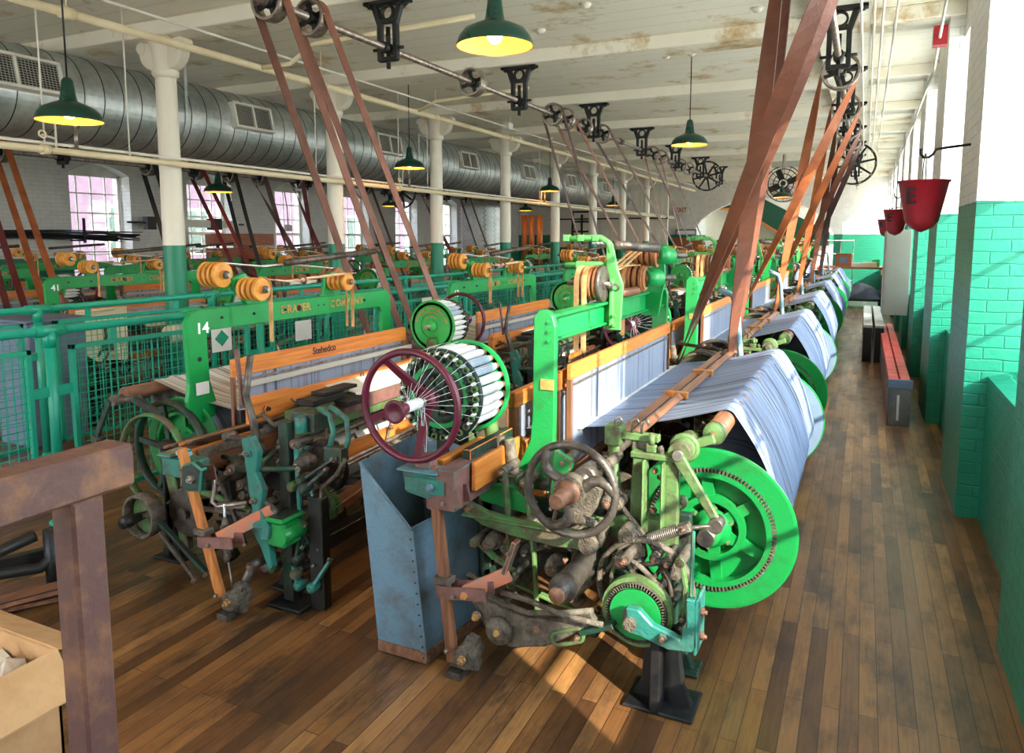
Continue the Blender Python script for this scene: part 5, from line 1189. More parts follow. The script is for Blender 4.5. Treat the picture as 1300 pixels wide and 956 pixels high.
    m = MB().gear((-2.4, 2.85, .42), (0, 1, 0), .075, .03, 30, .01, 'frame', hub=.02); m.build('gear_wheel', L, org)
    rodpart(L, 'side_shaft', [((-2.55, 2.7, .5), (-2.6, 4.9, .56), .013), ((-2.58, 2.7, .46), (-2.63, 4.9, .52), .01)], 'steel', org)
    MB().bx(-2.5, -2.42, 2.75, 4.9, .15, .23, 'black').build('floor_rail', L, org, bev=.005)
    MB().bar((-2.42, 2.9, .36), (-2.62, 4.3, .42), .08, .05, 'brown').bar((-2.44, 2.78, .3), (-2.44, 3.0, .33), .1, .07, 'black').build('treadle_board', L, org, bev=.004)
    for (a, b, r, mt) in (((-2.6, 2.5, .6), (-2.4, 2.5, .5), .014, 'iron'), ((-2.7, 2.6, .5), (-2.45, 2.6, .8), .012, 'dark'), ((-2.95, 2.55, .5), (-2.6, 2.55, .45), .016, 'frame'), ((-2.8, 2.55, .58), (-2.6, 2.5, .3), .012, 'iron'), ((-2.62, 2.46, .68), (-2.3, 2.55, .7), .014, 'dark'), ((-2.36, 2.6, .8), (-2.34, 2.6, .3), .012, 'aqua'), ((-2.3, 2.62, .64), (-2.25, 2.62, .3), .008, 'aqua'), ((-2.5, 2.44, .24), (-2.62, 2.44, .02), .02, 'iron')):
        m = MB().cyl(a, b, r, mt); m.bolt(a, (0, -1, 0), .018).bolt(b, (0, -1, 0), .014, 'steel'); m.cyl(V(a)+V((0, -.02, 0)), V(a)+V((0, .1, 0)), .022, 'iron'); m.build('lever', L, org)
    rnd = random.Random(31)
    for i in range(34):
        x = rnd.uniform(-3.0, -2.2); z = rnd.uniform(.12, .8); y = rnd.uniform(2.56, 2.7); a_ = rnd.uniform(0, PI); ln = rnd.uniform(.06, .2); mt = ['dark', 'black', 'iron', 'frame', 'dark', 'aqua'][i % 6]
        e = V((math.cos(a_)*ln/2, rnd.uniform(-.03, .03), math.sin(a_)*ln/2)); c_ = V((x, y, z)); m = MB().bar(c_-e, c_+e, .018, rnd.uniform(.02, .045), mt, up=(0, 1, 0), w1=.014, t1=.02)
        m.lathe(c_-e-V((0, .02, 0)), (0, 1, 0), [(.012, -.01), (.024, 0), (.024, .04), (.014, .07)], mt, 12).bolt(c_+e-V((0, .012, 0)), (0, -1, 0), .012, ['rust', 'steel', 'iron'][i % 3])
        m.build('link', L, org, bev=.003)
    for k in range(5):
        MB().bar((-3.05+.03*k, 2.44+.02*k, .735+.006*k), (-2.99+.03*k, 3.3, .745+.004*k), .016, .012, ['brown', 'iron', 'orange', 'dusty', 'black'][k]).build('lay_strip', L, org, bev=.002)
    MB().tube([(-2.9, 2.9, .8), (-2.8, 2.85, .84), (-2.7, 2.82, .8), (-2.6, 2.8, .84), (-2.48, 2.78, .82)], .011, 'dusty', 8).build('bent_rod', L, org)
    for x, z, r_ in ((-2.78, .6, .05), (-2.66, .72, .035), (-2.34, .7, .045)): MB().lathe((x, 2.62, z), (0, 1, 0), [(r_*.4, -.04), (r_*.7, -.03), (r_, 0), (r_, .04), (r_*.5, .08)], 'iron', 16).bolt((x, 2.58, z), (0, -1, 0), r_*.35, 'steel').build('bearing_cap', L, org)
    # battery at the far end
    battery(L, org, (-2.96, 1.09), 5.02, 4.8, 5.35, r=.19, sgn=1, R=.215)
    MB().cyl((-2.93, 4.9, .7), (-2.93, 4.9, .98), .03, 'pale').plate([(-3.0, .66), (-2.86, .66), (-2.9, 1.0), (-2.96, 1.0)], 4.72, 4.76, 'frame').build('battery_stand', L, org)
    for y in (5.12, 5.24):
        m = MB().lathe((-3.56, y, .79), (0, 1, 0), [(.15, -.05), (.17, -.05), (.173, 0), (.17, .05), (.15, .05)], 'dusty', 36, closed=True).ring((-3.56, y-.03, .79), (0, 1, 0), .03, .155, .008, 'frame', 30).lathe((-3.56, y, .79), (0, 1, 0), [(.04, -.06), (.04, .06)], 'iron', 14); m.build('drive_pulley', L, org)
    rodpart(L, 'crank_shaft', [((-3.56, 4.9, .79), (-3.56, 5.3, .79), .02)], 'iron', org)
    picker_stick(L, org, -2.83, 5.3, .78, .1, 1, .24, 'orangez')
    m = MB().plate([(-.0, 0), (.0, 0.001), (.001, 0)], 0, .001, 'black')
    loom_inner(L, org, -2.52, -3.36, 2.78, 4.9, -1)
    return L
# disc lettering
def disc_text(parent, org, c, y, r, s, size, mat, a_mid, sgn):
    n = len(s); step = size*.78/r
    for i, ch in enumerate(s):
        pass
def ring_letters(parent, org, cx, cz, y, items):
    bm_parts = []
    for s, r, size, a_mid in items:
        step = size*.72/r; n = len(s)
        for i, ch in enumerate(s):
            if ch == ' ': continue
            a = a_mid-(i-(n-1)/2)*step
            e = V((math.cos(a), 0, math.sin(a))); p = V((cx, y, cz))+e*r-V(org)
            bm_parts.append((ch, size, face_mtx(p, (math.sin(a), 0, -math.cos(a)), e)))
    obs = [text_obj('t', ch, size, 'gold', None, mt, .001) for ch, size, mt in bm_parts]
    me = bpy.data.meshes.new('raised_letters'); bm = bmesh.new()
    for o in obs: bm.from_mesh(o.data); bpy.data.objects.remove(o)
    bm.to_mesh(me); bm.free(); me.materials.append(M['gold'])
    o = bpy.data.objects.new('raised_letters', me); C.objects.link(o); o.parent = parent
    return o

M['green2'] = painted('spring_green_plate', (52, 176, 84), (40, 140, 66), .5, .35, scale=6, bump=.1)
M['slatelight'] = painted('blue_grey_flange', (124, 142, 162), (106, 122, 140), .5, .4, scale=4, bump=.05)
M['pale2'] = painted('light_spring_green', (84, 168, 84), (74, 124, 60), .5, .4, scale=8, bump=.1)
M['rustp'] = painted('chipped_orange_strap', (206, 112, 78), (150, 130, 110), .8, .5, scale=20, bump=.3)
M['bluerod'] = painted('pale_blue_handle', (146, 178, 190), (110, 136, 144), .6, .4, scale=6, bump=.05)

LA = loom_a()
LA['label'] = 'green power loom nearest the camera, with plum handwheel and big green warp beam flange'
LA['group'] = 'power looms beside the aisle'
for k in range(1, 6):
    c = copy_tree(LA, skip=('warp_beam',) if k == 2 else ())
    c.location = (-1.1-.02*min(k, 3), 4.0+3.08*k, 0)
    c['label'] = 'green power loom in the aisle row by the windows, %s from the camera' % ORD[k]
LB = loom_b()
LB['label'] = 'dark power loom numbered 14 with orange harness bars, left of the nearest loom'
LB['group'] = 'power looms in front of the railing'
PB = 2.92
copies_b = []
for k in range(1, 8):
    c = copy_tree(LB); c.location = (-3.2-.03*min(k, 2), 3.9+PB*k, 0)
    c['label'] = 'power loom in the row along the railing, %s from the camera' % ORD[k]; copies_b.append(c)
Rr = ((0, 1, 0), (0, 0, 1))
text_obj('number', '14', .085, 'letter', LB, face_mtx(V((-.134, -.94, 1.25)), *Rr), .001, sx=1.1)
text_obj('number', '13', .085, 'letter', copies_b[0], face_mtx(V((-.134, -.94, 1.25)), *Rr), .001, sx=1.1)
text_obj('stamped_letters', 'Stehedco', .06, 'blackp', LB, face_mtx(V((-3.108+3.2, 3.72-3.9, 1.045)), *Rr), .0005)
tag(MB().bx(-.003, 0, -.04, .05, -.07, 0, 'paper').build('paper_tag', loc=(-3.325, 2.93, .95)), 'small white paper tag pinned to the green post numbered 14', 'tag')
for c in [LB]+copies_b[:2]:
    ring_letters(c, (-3.2, 3.9, 0), -2.96, 1.09, 4.784, [('DRAPER CORPORATION', .133, .028, PI/2), ('HOPEDALE MASS', .105, .015, PI/2), ('PATENTED', .07, .016, PI/2)])
# rows beyond the railing
gr = 'power looms beyond the railing'
for r_, (x, y0, n) in enumerate(((-7.35, 5.75, 6), (-9.9, 5.3, 5), (-11.9, 5.0, 5))):
    for k in range(n):
        c = copy_tree(LB, skip=('number', 'stamped_letters')); c.location = (x, y0+2.95*k-(2.95 if False else 0), 0); c['group'] = gr
        c['label'] = 'dark green power loom in the %s row beyond the railing, %s from the camera' % (ORD[r_].replace('nearest', 'first'), ORD[k])
        if r_ == 0 and k == 0:
            c['label'] = 'green power loom numbered 41 behind the teal railing'
            text_obj('number', '41', .085, 'letter', c, face_mtx(V((-.134, -.94, 1.25)), *Rr), .001, sx=1.1)
c = copy_tree(LB, skip=('number', 'stamped_letters')); c.location = (-9.7, 2.4, 0); c['group'] = gr; c['label'] = 'dark green power loom at the left edge behind the mesh railing'
gR = 'belts from the right overhead shaft'; gL = 'belts from the left overhead shaft'
# right shaft to the aisle row: loom pulleys at x -1.02, y 5.28/5.40 plus 3.08 per loom
belt((RSX, 4.1, RSZ), (-1.02, 5.28, .76), .15, .19, 'wide brown crossed belt from the top edge to the nearest loom, left of the pair', 'beltA', grp=gR, w=.1)
belt((RSX, 4.55, RSZ), (-1.02, 5.40, .76), .15, .19, 'wide brown crossed belt from the top edge to the nearest loom, right of the pair', 'beltA2', grp=gR, w=.1)
for k, (yt, lab) in enumerate(((7.85, 'orange crossed belt from the first visible pulley of the right shaft'), (10.0, 'orange crossed belt from the second visible pulley of the right shaft'), (11.8, 'thin crossed belt from the third visible pulley of the right shaft'), (13.3, 'thin crossed belt from the fourth visible pulley of the right shaft'))):
    yb = 5.34+3.08*(k+1)
    belt((RSX, yt, RSZ), (-1.07, yb, .76), .16, .19, lab, ['beltB', 'beltB', 'beltA', 'beltC'][k], grp=gR, w=.09)
belt((LSX, 4.0, LSZ), (-3.56, 5.12, .79), .13, .17, 'brown crossed belt from the leftmost top edge pulley to the loom numbered 14', 'beltA', grp=gL, w=.08, crossed=False)
belt((LSX, 4.42, LSZ), (-3.40, 5.6, .79), .13, .17, 'brown crossed belt from the second pulley at the top edge down beside the green disc', 'beltA2', grp=gL, w=.08, crossed=False)
for k, (yt, kk) in enumerate(((9.05, 2), (9.46, 3), (11.02, 4), (14.0, 4), (14.6, 5))):
    belt((LSX, yt, LSZ), (-3.6, 5.18+PB*kk-(.0 if k != 3 else .4), .79), .14, .17, '%s thin dark belt hanging from the left shaft, counting from the camera' % ['first', 'second', 'third', 'fourth', 'fifth'][k], 'beltA' if k % 2 else 'beltC', grp=gL, w=.065, crossed=False)
for k, (yt, mt, yb, xb) in enumerate(((5.85, 'beltB', 5.5, -8.55), (5.45, 'beltR', 5.5, -9.3), (8.0, 'black', 8.3, -9.6), (9.6, 'black', 9.7, -9.5), (8.9, 'beltR', 9.2, -9.1), (10.3, 'beltC', 10.6, -9.2), (11.3, 'beltR', 11.4, -9.4), (13.5, 'beltC', 13.7, -9.3), (16, 'beltR', 16.3, -9.3), (18, 'beltC', 18.4, -9.4))):
    belt((WSX, yt, WSZ), (xb, yb, .8), .14, .17, ['orange belt at the left edge in front of the brick wall', 'dark red belt at the left edge, left of the orange one', 'black belt left of the nearest column', 'black belt directly behind the nearest column', 'dark red belt in front of the second arched window', 'dark belt right of the brown crates', 'dark red belt crossing in front of the third window', 'dark belt behind the second column', 'dark red belt in the far left bay before the round tank', 'farthest dark belt in the far left bay'][k], mt, grp='belts of the far left shaft', w=.085, crossed=k in (5, 6, 8))
# ------------------------------------------------------------------ railings with mesh panels
def railing(x, y0, y1, first, label, lines=(1.22,), grp='teal railings along the walkway', step=1.72):
    o = thing('railing', label, 'railing', (x, y0, 0), grp); Ln = y1-y0
    MB().cyl((0, 0, 1.2), (0, Ln, 1.2), .027, 'teal', seg=16).build('top_rail', o)
    y = first-y0; k = 0
    while y < Ln:
        m = MB().cyl((0, y, 0), (0, y, 1.2), .03, 'teal', seg=16).cyl((0, y, 1.1), (0, y, 1.2), .037, 'teal', seg=16).cyl((0, y-.09, 1.2), (0, y+.09, 1.2), .036, 'teal', seg=16)
        m.lathe((0, y, 0), (0, 0, 1), [(.07, 0), (.07, .015), (.04, .02), (.035, .05)], 'teal', 20)
        for s in (-1, 1): m.bolt((.036, y+s*.06, 1.2), (1, 0, 0), .006, 'teal')
        m.bx(-.008, .008, y-.13, y+.13, .8, .86, 'teal'); m.build('post', o)
        ya, yb = y+.12, min(y+step-.12, Ln)
        if yb-ya > .3 and k < 9: panel(o, ya, yb)
        y += step; k += 1
    if first-y0 > .35: panel(o, 0.0, first-y0-.12)
    return o
def panel(o, ya, yb):
    z0, z1 = .1, 1.1
    f = MB()
    for (a, b, c, d) in ((ya, ya+.03, z0, z1), (yb-.03, yb, z0, z1), (ya, yb, z0, z0+.03), (ya, yb, z1-.03, z1)): f.bx(-.016, .016, a, b, c, d, 'teal')
    for y in (ya+.3, yb-.3): f.bx(-.006, .006, y-.025, y+.025, z1, 1.19, 'teal')
    p = f.build('panel_frame', o, bev=.002)
    m = MB(); n = int((yb-ya)/.052); s = (yb-ya)/n
    for i in range(1, n): m.bx(-.0022, .0022, ya+i*s-.0022, ya+i*s+.0022, z0+.02, z1-.02, 'teal')
    n = int((z1-z0)/.052); s = (z1-z0)/n
    for i in range(1, n): m.bx(-.0024, .0024, ya+.02, yb-.02, z0+i*s-.0022, z0+i*s+.0022, 'teal')
    m.build('wire_mesh', p)
railing(-4.42, .9, 20, 2.78, 'teal pipe railing with wire mesh panels behind the loom numbered 14')
railing(-5.85, 1.2, 20, 3.6, 'farther teal pipe railing across the walkway, in front of the loom numbered 41')
# notices hung on the mesh
for i, (x, y, z, w_, h_, l, rt) in enumerate(((-4.39, 4.07, 1.0, .19, .2, 'white notice with a green diamond on the near railing', 1), (-4.39, 4.98, .96, .2, .17, 'blank white notice on the near railing under the letters of the green arch', 0), (-4.39, 7.0, 1.0, .2, .2, 'white notice on the railing right of the loom numbered 14', 1))):
    m = MB().bx(0, .006, -w_/2, w_/2, -h_/2, h_/2, 'paper'); 
    if rt: m.plate([(0, -h_*.32), (w_*.36, 0), (0, h_*.32), (-w_*.36, 0)], .006, .007, 'teal', 'YZ')
    tag(m.build('notice', loc=(x, y, z)), l, 'sign', 'notices on the railings')
# cloth hanging and rolls behind the far rail
m = MB(); rows = []
for i in range(13):
    t = i/12; z = 1.1-.5*t; inset = .0 if t < .6 else .16*((t-.6)/.4)**2
    rows.append([(0.02*math.sin(j*.9+t), inset+(.5-inset)*j/10, z+(.03*(1-j/10) if t > .7 else 0)-.0) for j in range(11)])
m.sheet(rows, 'cream'); m.sheet([[(p[0]-.012, p[1], p[2]) for p in r] for r in rows], 'cream')
m.cyl((-.0, 0, 1.1), (0, .5, 1.1), .012, 'cream')
tag(m.build('hanging_cloth', loc=(-6.35, 4.25, 0)), 'large sheet of cream cloth hanging behind the farther railing at the left', 'cloth')
for i, (y, z, ln) in enumerate(((5.0, .82, .6), (5.75, .86, .6))):
    m = MB().lathe((0, 0, 0), (0, 1, 0), [(.02, -.06), (.02, 0), (.085, .01), (.09, .03), (.09, ln-.03), (.085, ln-.01), (.02, ln), (.02, ln+.06)], 'cream', 28)
    m.bx(-.03, .03, -.04, -.0, -z, .03, 'black').bx(-.03, .03, ln, ln+.04, -z, .03, 'black')
    tag(m.build('cloth_bolt', loc=(-6.12, y, z)), ['roll of cream cloth on iron stands left of the loom numbered 14', 'roll of cream cloth behind the arch of the loom numbered 14'][i], 'cloth roll', 'rolls of cream cloth')
m = MB().plate([(-.22, 0), (.22, 0), (.27, 1.06), (-.27, 1.06)], 0, .5, 'slate'); m.bx(-.29, .29, -.02, .52, 1.05, 1.08, 'slate')
tag(m.build('tall_bin', loc=(-6.45, 3.72, 0), bev=.01), 'tall grey blue bin behind the railing at the left edge', 'bin')

# blue tin can under the battery
o = thing('waste_can', 'tall blue grey tin bin with slanted open top under the plum handwheel', 'bin', (-1.68, 2.6, 0))
m = MB(); t = .006
A = [(-1.87, 2.44, .82), (-1.62, 2.44, .57), (-1.555, 2.44, 0), (-1.79, 2.44, 0)]
Bk = [(-1.87, 2.9, .84), (-1.5, 2.98, .74), (-1.5, 2.86, 0), (-1.8, 2.86, 0)]
off = V((-1.68, 2.6, 0))
def quad(ps, th):
    p = [V(q)-off for q in ps]; n = (p[1]-p[0]).cross(p[2]-p[0]).normalized()*th
    m.add(p+[q+n for q in p], [(0, 1, 2, 3), (7, 6, 5, 4), (0, 4, 5, 1), (1, 5, 6, 2), (2, 6, 7, 3), (3, 7, 4, 0)], 'can')
quad(A, .006); quad([A[1], (-1.5, 2.98, .62), Bk[2], A[2]], .006); quad([A[0], Bk[0], Bk[3], A[3]], -.006); quad([Bk[0], Bk[1], Bk[2], Bk[3]], -.006)
quad([A[3], A[2], Bk[2], Bk[3]], .01)
m.build('can_body', o)
m = MB(); q = lambda p: V(p)-off
m.tube([q(A[0]), q(A[1]), q((-1.5, 2.98, .62))], .007, 'can', 6).bar(q((-1.62, 2.436, .56)), q((-1.56, 2.436, .02)), .03, .006, 'can', up=(0, 1, 0))
for i in range(12): t_ = i/11; m.bolt(q((-1.617+.055*t_, 2.433, .53-.5*t_)), (0, -1, 0), .004, 'black')
m.build('seam', o)
m = MB()
for a, b in ((A[3], A[2]), (A[2], Bk[2])): m.bar(q(a)+V((0, -.004, .03)), q(b)+V((.006, -.004, .03)), .01, .045, 'rust')
m.build('base_band', o)

# ------------------------------------------------------------------ foreground timber frame and clutter at lower left
o = thing('timber_stand', 'worn brown timber frame in the left foreground', 'stand', (-1.72, 1.05, 0))
m = MB().bx(-.05, .05, -1.4, .2, 1.12, 1.23, 'old'); m.build('top_beam', o, bev=.008)
for a_, b_ in ((.03, .115), (-1.3, -1.2)): MB().bx(-.042, .042, a_, b_, 0, 1.12, 'old').build('leg', o, bev=.008)
m = MB().bx(-.04, .04, -1.2, .06, .2, .28, 'old'); m.build('stretcher', o, bev=.006)
m = MB().lathe((0, -.14, 1.235), (0, 0, 1), [(.03, 0), (.03, .012), (.022, .02), (.001, .022)], 'iron', 6, smooth=False); m.build('bolt_head', o)
# cardboard box with crumpled paper
o = thing('cardboard_box', 'open cardboard box full of crumpled paper in the bottom left corner', 'box', (-2.68, 1.15, 0))
m = MB(); h = .38
m.bx(-.3, .3, -.3, .3, 0, .01, 'card')
for a in ((-.3, -.29, -.3, .3), (.29, .3, -.3, .3), (-.3, .3, -.3, -.29), (-.3, .3, .29, .3)): m.bx(a[0], a[1], a[2], a[3], 0, h, 'card')
m.build('box_body', o)
for (a, b, c_, d_) in (((-.3, .3, h), (.3, .3, h), (.27, .44, h-.06), (-.28, .44, h-.06)), ((.3, -.3, h), (.3, .3, h), (.45, .26, h-.1), (.45, -.26, h-.1)), ((-.3, -.3, h), (-.3, .3, h), (-.5, .27, h+.1), (-.5, -.27, h+.1))):
    m = MB(); n = V((0, 0, .006)); ps = [V(p) for p in (a, b, c_, d_)]; m.add(ps+[p+n for p in ps], [(0, 1, 2, 3), (7, 6, 5, 4), (0, 4, 5, 1), (1, 5, 6, 2), (2, 6, 7, 3), (3, 7, 4, 0)], 'card'); m.build('flap', o)
rn = random.Random(9)
rows = [[(-.28+.56*i/13, -.28+.56*j/13, h-.1+rn.uniform(-.05, .07)+.06*math.sin(i*.5)*math.sin(j*.5)) for i in range(14)] for j in range(14)]
tag(MB().sheet(rows, 'wrap', False).build('packing_paper', loc=(-2.68, 1.15, 0)), 'crumpled brown packing paper filling the cardboard box', 'paper', kind='stuff')
# iron machine part on the floor
o = thing('iron_stand', 'low dark iron machine frame on the floor behind the timber post', 'machine part', (-3.62, 1.98, 0))
m = MB()
m.bar((-.45, -.5, .14), (.1, .35, .2), .05, .06, 'black').bar((-.15, -.6, .08), (.35, .25, .12), .1, .03, 'brown').bar((-.3, -.45, .05), (.2, .3, .05), .3, .03, 'brown'); m.build('base_board', o, bev=.005)
m = MB().tube([(-.35, -.4, .2), (-.2, -.3, .3), (-.05, -.1, .25), (.1, .1, .34)], .03, 'black').tube([(-.1, -.3, .1), (.02, -.1, .2), (.12, .1, .18), (.18, .25, .3)], .028, 'black').cyl((.14, .15, .02), (.14, .15, .36), .035, 'black').cyl((-.3, -.2, .02), (-.3, -.2, .26), .04, 'black').torus((-.4, -.45, .17), (1, 0, 0), .09, .02, 'black', 24, 8)
m.build('iron_arm', o)

# ------------------------------------------------------------------ right wall: buckets, cabinet, ladder, trestles
def bucket(x, y, z, label, r=.155, h=.27):
    o = thing('fire_bucket', label, 'bucket', (x, y, z), 'red fire buckets on wall hooks')
    m = MB().lathe((0, 0, 0), (0, 0, 1), [(.001, -.075), (r*.45, -.045), (r*.66, 0), (r, h), (r+.007, h+.002), (r+.006, h-.01), (r-.003, h-.004), (r*.64, .01), (.001, .008)], 'red', 40); m.build('bucket_body', o)
    pts = [(-(r+.002)*math.cos(a), 0, h-.02+.2*math.sin(a)**.7) for a in [PI*i/16 for i in range(17)]]
    MB().tube([(p[1], p[0], p[2]) for p in pts], .004, 'black', 6).build('bail', o)
    zt = h+.185
    m = MB().tube([(XR-x+.004, .02, zt+.045), (.12, .005, zt+.03), (.06, 0, zt+.02), (.045, 0, zt-.01), (.02, 0, zt-.03), (-.01, 0, zt-.03), (-.028, 0, zt-.005), (-.03, 0, zt+.03)], .009, 'black', 8)
    tag(m.build('wall_hook', loc=(x, y, z)), 'black iron hook on the pilaster holding the %s' % label, 'hook', 'hooks for the fire buckets')
    th = -2.15
    text_obj('letter', 'E', .15, 'blackp', o, face_mtx((math.cos(th)*(r*.9+.004), math.sin(th)*(r*.9+.004), .16), (-math.sin(th)*1, math.cos(th)*1, 0), (.22*math.cos(th)*r*2, .22*math.sin(th)*r*2, 1)), .001)
    return o
bucket(.34, 5.75, 1.87, 'largest red fire bucket, nearest the camera')
bucket(.36, 5.95+2*P, 1.87, 'middle red fire bucket on the second pilaster')
bucket(.36, 5.95+4*P, 1.87, 'small red fire bucket farthest down the wall')
m = MB().bx(-.32, 0, -.3, .3, 0, 1.22, 'grey').bx(-.335, -.32, -.29, .29, .02, 1.2, 'grey').bx(-.34, -.335, .2, .23, .55, .65, 'black')
tag(m.build('wall_cabinet', loc=(XR, 12.2, .66), bev=.012), 'pale grey metal cabinet hung on the pilaster below the fire buckets', 'cabinet')
o = thing('step_ladder', 'folded orange red fibreglass ladder lying on its side along the wall', 'ladder', (.37, 7.7, 0))
for s in (0, 1):
    x = -.1+.1*s; m = MB().bx(x, x+.085, 0, 5.2, .36, .43, 'redw').bx(x, x+.02, 0, 5.2, .05, .36, 'alu').bx(x, x+.085, 0, 5.2, .03, .06, 'redw'); m.build('side_rail', o, bev=.003)
for k in range(8): MB().bx(-.09, .08, .5+.6*k, .53+.6*k, .36-.3, .36, 'alu').build('rung', o)
MB().bx(-.11, .1, -.03, .0, .36, .445, 'slate').bx(-.1, .09, -.025, .01, 0, .36, 'alu').bx(-.03, .0, -.03, .0, .05, .3, 'paper').build('end_cap', o, bev=.004)
for s, xx in ((0, .1), (1, .25)):
    o = thing('folded_trestle', 'grey metal folded trestle standing in the aisle, %s of the two' % ['left', 'right'][s], 'trestle', (xx, 11.6, 0), 'folded grey trestles')
    MB().bx(-.05, -.02, 0, 3.4, .04, .5, 'alu').bx(.02, .05, 0, 3.4, .04, .5, 'alu').build('leaf', o, bev=.004)
    MB().bx(-.06, .06, 0, 3.4, .5, .53, 'grey').bx(-.06, .06, -.02, 0, 0, .5, 'black').bx(-.06, .06, 3.4, 3.42, 0, .5, 'black').build('edge_rail', o, bev=.003)

# ------------------------------------------------------------------ far end
o = thing('ceiling_fan', 'round black caged fan hanging near the far end above the looms', 'fan', (-1.9, 19.8, 3.12))
m = MB()
for r_ in (.12, .24, .36, .44): m.torus((0, -.1 if r_ < .4 else 0, 0), (0, 1, 0), r_, .012, 'black', 40, 6)
for k in range(16): a = PI*2*k/16; m.bar((.1*math.cos(a), -.1, .1*math.sin(a)), (.44*math.cos(a), 0, .44*math.sin(a)), .012, .012, 'black', up=(0, 1, 0))
m.build('cage', o)
m = MB()
for k in range(4):
    a = PI/2*k+.4; e = V((math.cos(a), 0, math.sin(a))); t_ = V((-math.sin(a), .5, math.cos(a))).normalized(); m.bar(e*.08, e*.38, .16, .012, 'iron', up=e.cross(t_))
m.build('fan_blade', o)
MB().cyl((0, -.16, 0), (0, .25, 0), .1, 'black', seg=20).torus((0, -.17, 0), (0, 1, 0), .08, .02, 'white', 24, 6).build('motor', o)
MB().bx(-.3, .5, -.1, .3, .42, .55, 'grey').cyl((0, 0, .44), (0, 0, H_CEIL-3.12), .03, 'grey').cyl((.4, 0, .5), (.4, 0, H_CEIL-3.12), .02, 'grey').build('hanging_bracket', o, bev=.01)
# work bench, crates, trolley
o = thing('work_bench', 'cluttered wooden work table at the end of the right aisle', 'table', (-.25, 22.5, 0))
MB().bx(-.9, .8, -.6, .6, .95, 1.0, 'boxw').build('table_top', o, bev=.006)
for sx_ in (-.85, .75):
    for sy in (-.55, .55): MB().bx(sx_-.04, sx_+.04, sy-.04, sy+.04, 0, .95, 'boxw').build('leg', o)
for i, (x, y, z, d_, mt, l) in enumerate(((-.5, 22.3, 1.0, (.4, .35, .36), 'boxw', 'open brown crate with a picture on the far work table'), (-.15, 22.35, 1.0, (.3, .4, .1), 'cloth', 'pile of white cloth on the far work table'), (.15, 22.3, 1.0, (.34, .3, .12), 'cream', 'folded cream cloth on the right end of the far work table'), (.3, 22.6, 1.0, (.2, .2, .2), 'greenc', 'small green box at the back of the far work table'))):
    tag(MB().box((0, 0, d_[2]/2), d_, mt).box((0, -d_[1]/2-.003, d_[2]*.5), (d_[0]*.5, .004, d_[2]*.5), 'slate' if i == 0 else mt).build('crate' if i in (0, 3) else 'folded_cloth', loc=(x, y, z), bev=.02), l, 'box' if i in (0, 3) else 'cloth')
o = thing('hand_truck', 'low dark trolley under a black sheet at the end of the aisle', 'trolley', (-.0, 21.15, 0))
MB().bx(-.5, .5, -.5, .6, .18, .24, 'black').build('deck', o, bev=.01)
rows = [[(-.5+1.0*i/10, -.5+1.1*j/10, .24+.35*math.sin(PI*i/10)**.6*math.sin(PI*j/10)**.6+rn.uniform(-.03, .03)) for i in range(11)] for j in range(11)]
MB().sheet(rows, 'blackcloth').build('load', o)
for sx_ in (-.42, .42):
    for sy in (-.4, .5): MB().lathe((sx_, sy, .09), (1, 0, 0), [(.03, -.03), (.09, -.03), (.09, .03), (.03, .03)], 'black', 18, closed=True).build('wheel', o)
m = MB()
for x in (-1.1, -.75, -.4): m.cyl((x, 0, 0), (x, 0, 1.75), .015, 'steel')
for z in (.5, .9, 1.3, 1.7): m.bx(-1.12, -.38, -.3, .02, z, z+.02, 'white')
tag(m.build('wire_rack', loc=(.1, 24.5, 0)), 'white shelf rack behind the work table at the far end', 'rack')
tag(MB().lathe((0, 0, 0), (0, 0, 1), [(.18, 0), (.2, .05), (.17, 1.0), (.14, 1.35), (.06, 1.5), (.001, 1.52)], 'blue', 20).build('draped_machine', loc=(-1.55, 24.2, 0)), 'tall dark blue draped shape behind the far end belts', 'cover')
# stair hall: green sloping soffit, orange string, panels
m = MB()
m.plate([(-5.9, 3.3), (-4.6, 3.3), (-4.4, 2.95), (-2.5, 1.55), (-1.0, 1.55), (-1.0, .2), (-5.9, .2)], YF+2.2, YF+2.4, 'panel2')
m.build('stair_wall')
m2 = MB().plate([(-5.2, 3.45), (-3.9, 3.45), (-1.2, 2.0), (-1.2, 1.5), (-2.3, 1.5), (-4.4, 2.95), (-5.9, 2.95), (-5.9, 3.2)], YF+1.7, YF+2.1, 'doorw')
s_ = thing('stair_flight', 'dark green sloping stair soffit with orange string inside the far arch', 'stairs', (0, 0, 0))
m2.build('soffit', s_)
MB().bar((-5.7, YF+1.65, 2.93), (-4.45, YF+1.65, 2.93), .05, .07, 'orange').bar((-4.5, YF+1.65, 2.95), (-2.2, YF+1.65, 1.45), .05, .08, 'orange').build('string_board', s_)
bpy.data.objects['stair_wall'].name = 'wall_stair'; bpy.data.objects['wall_stair']['kind'] = 'structure'
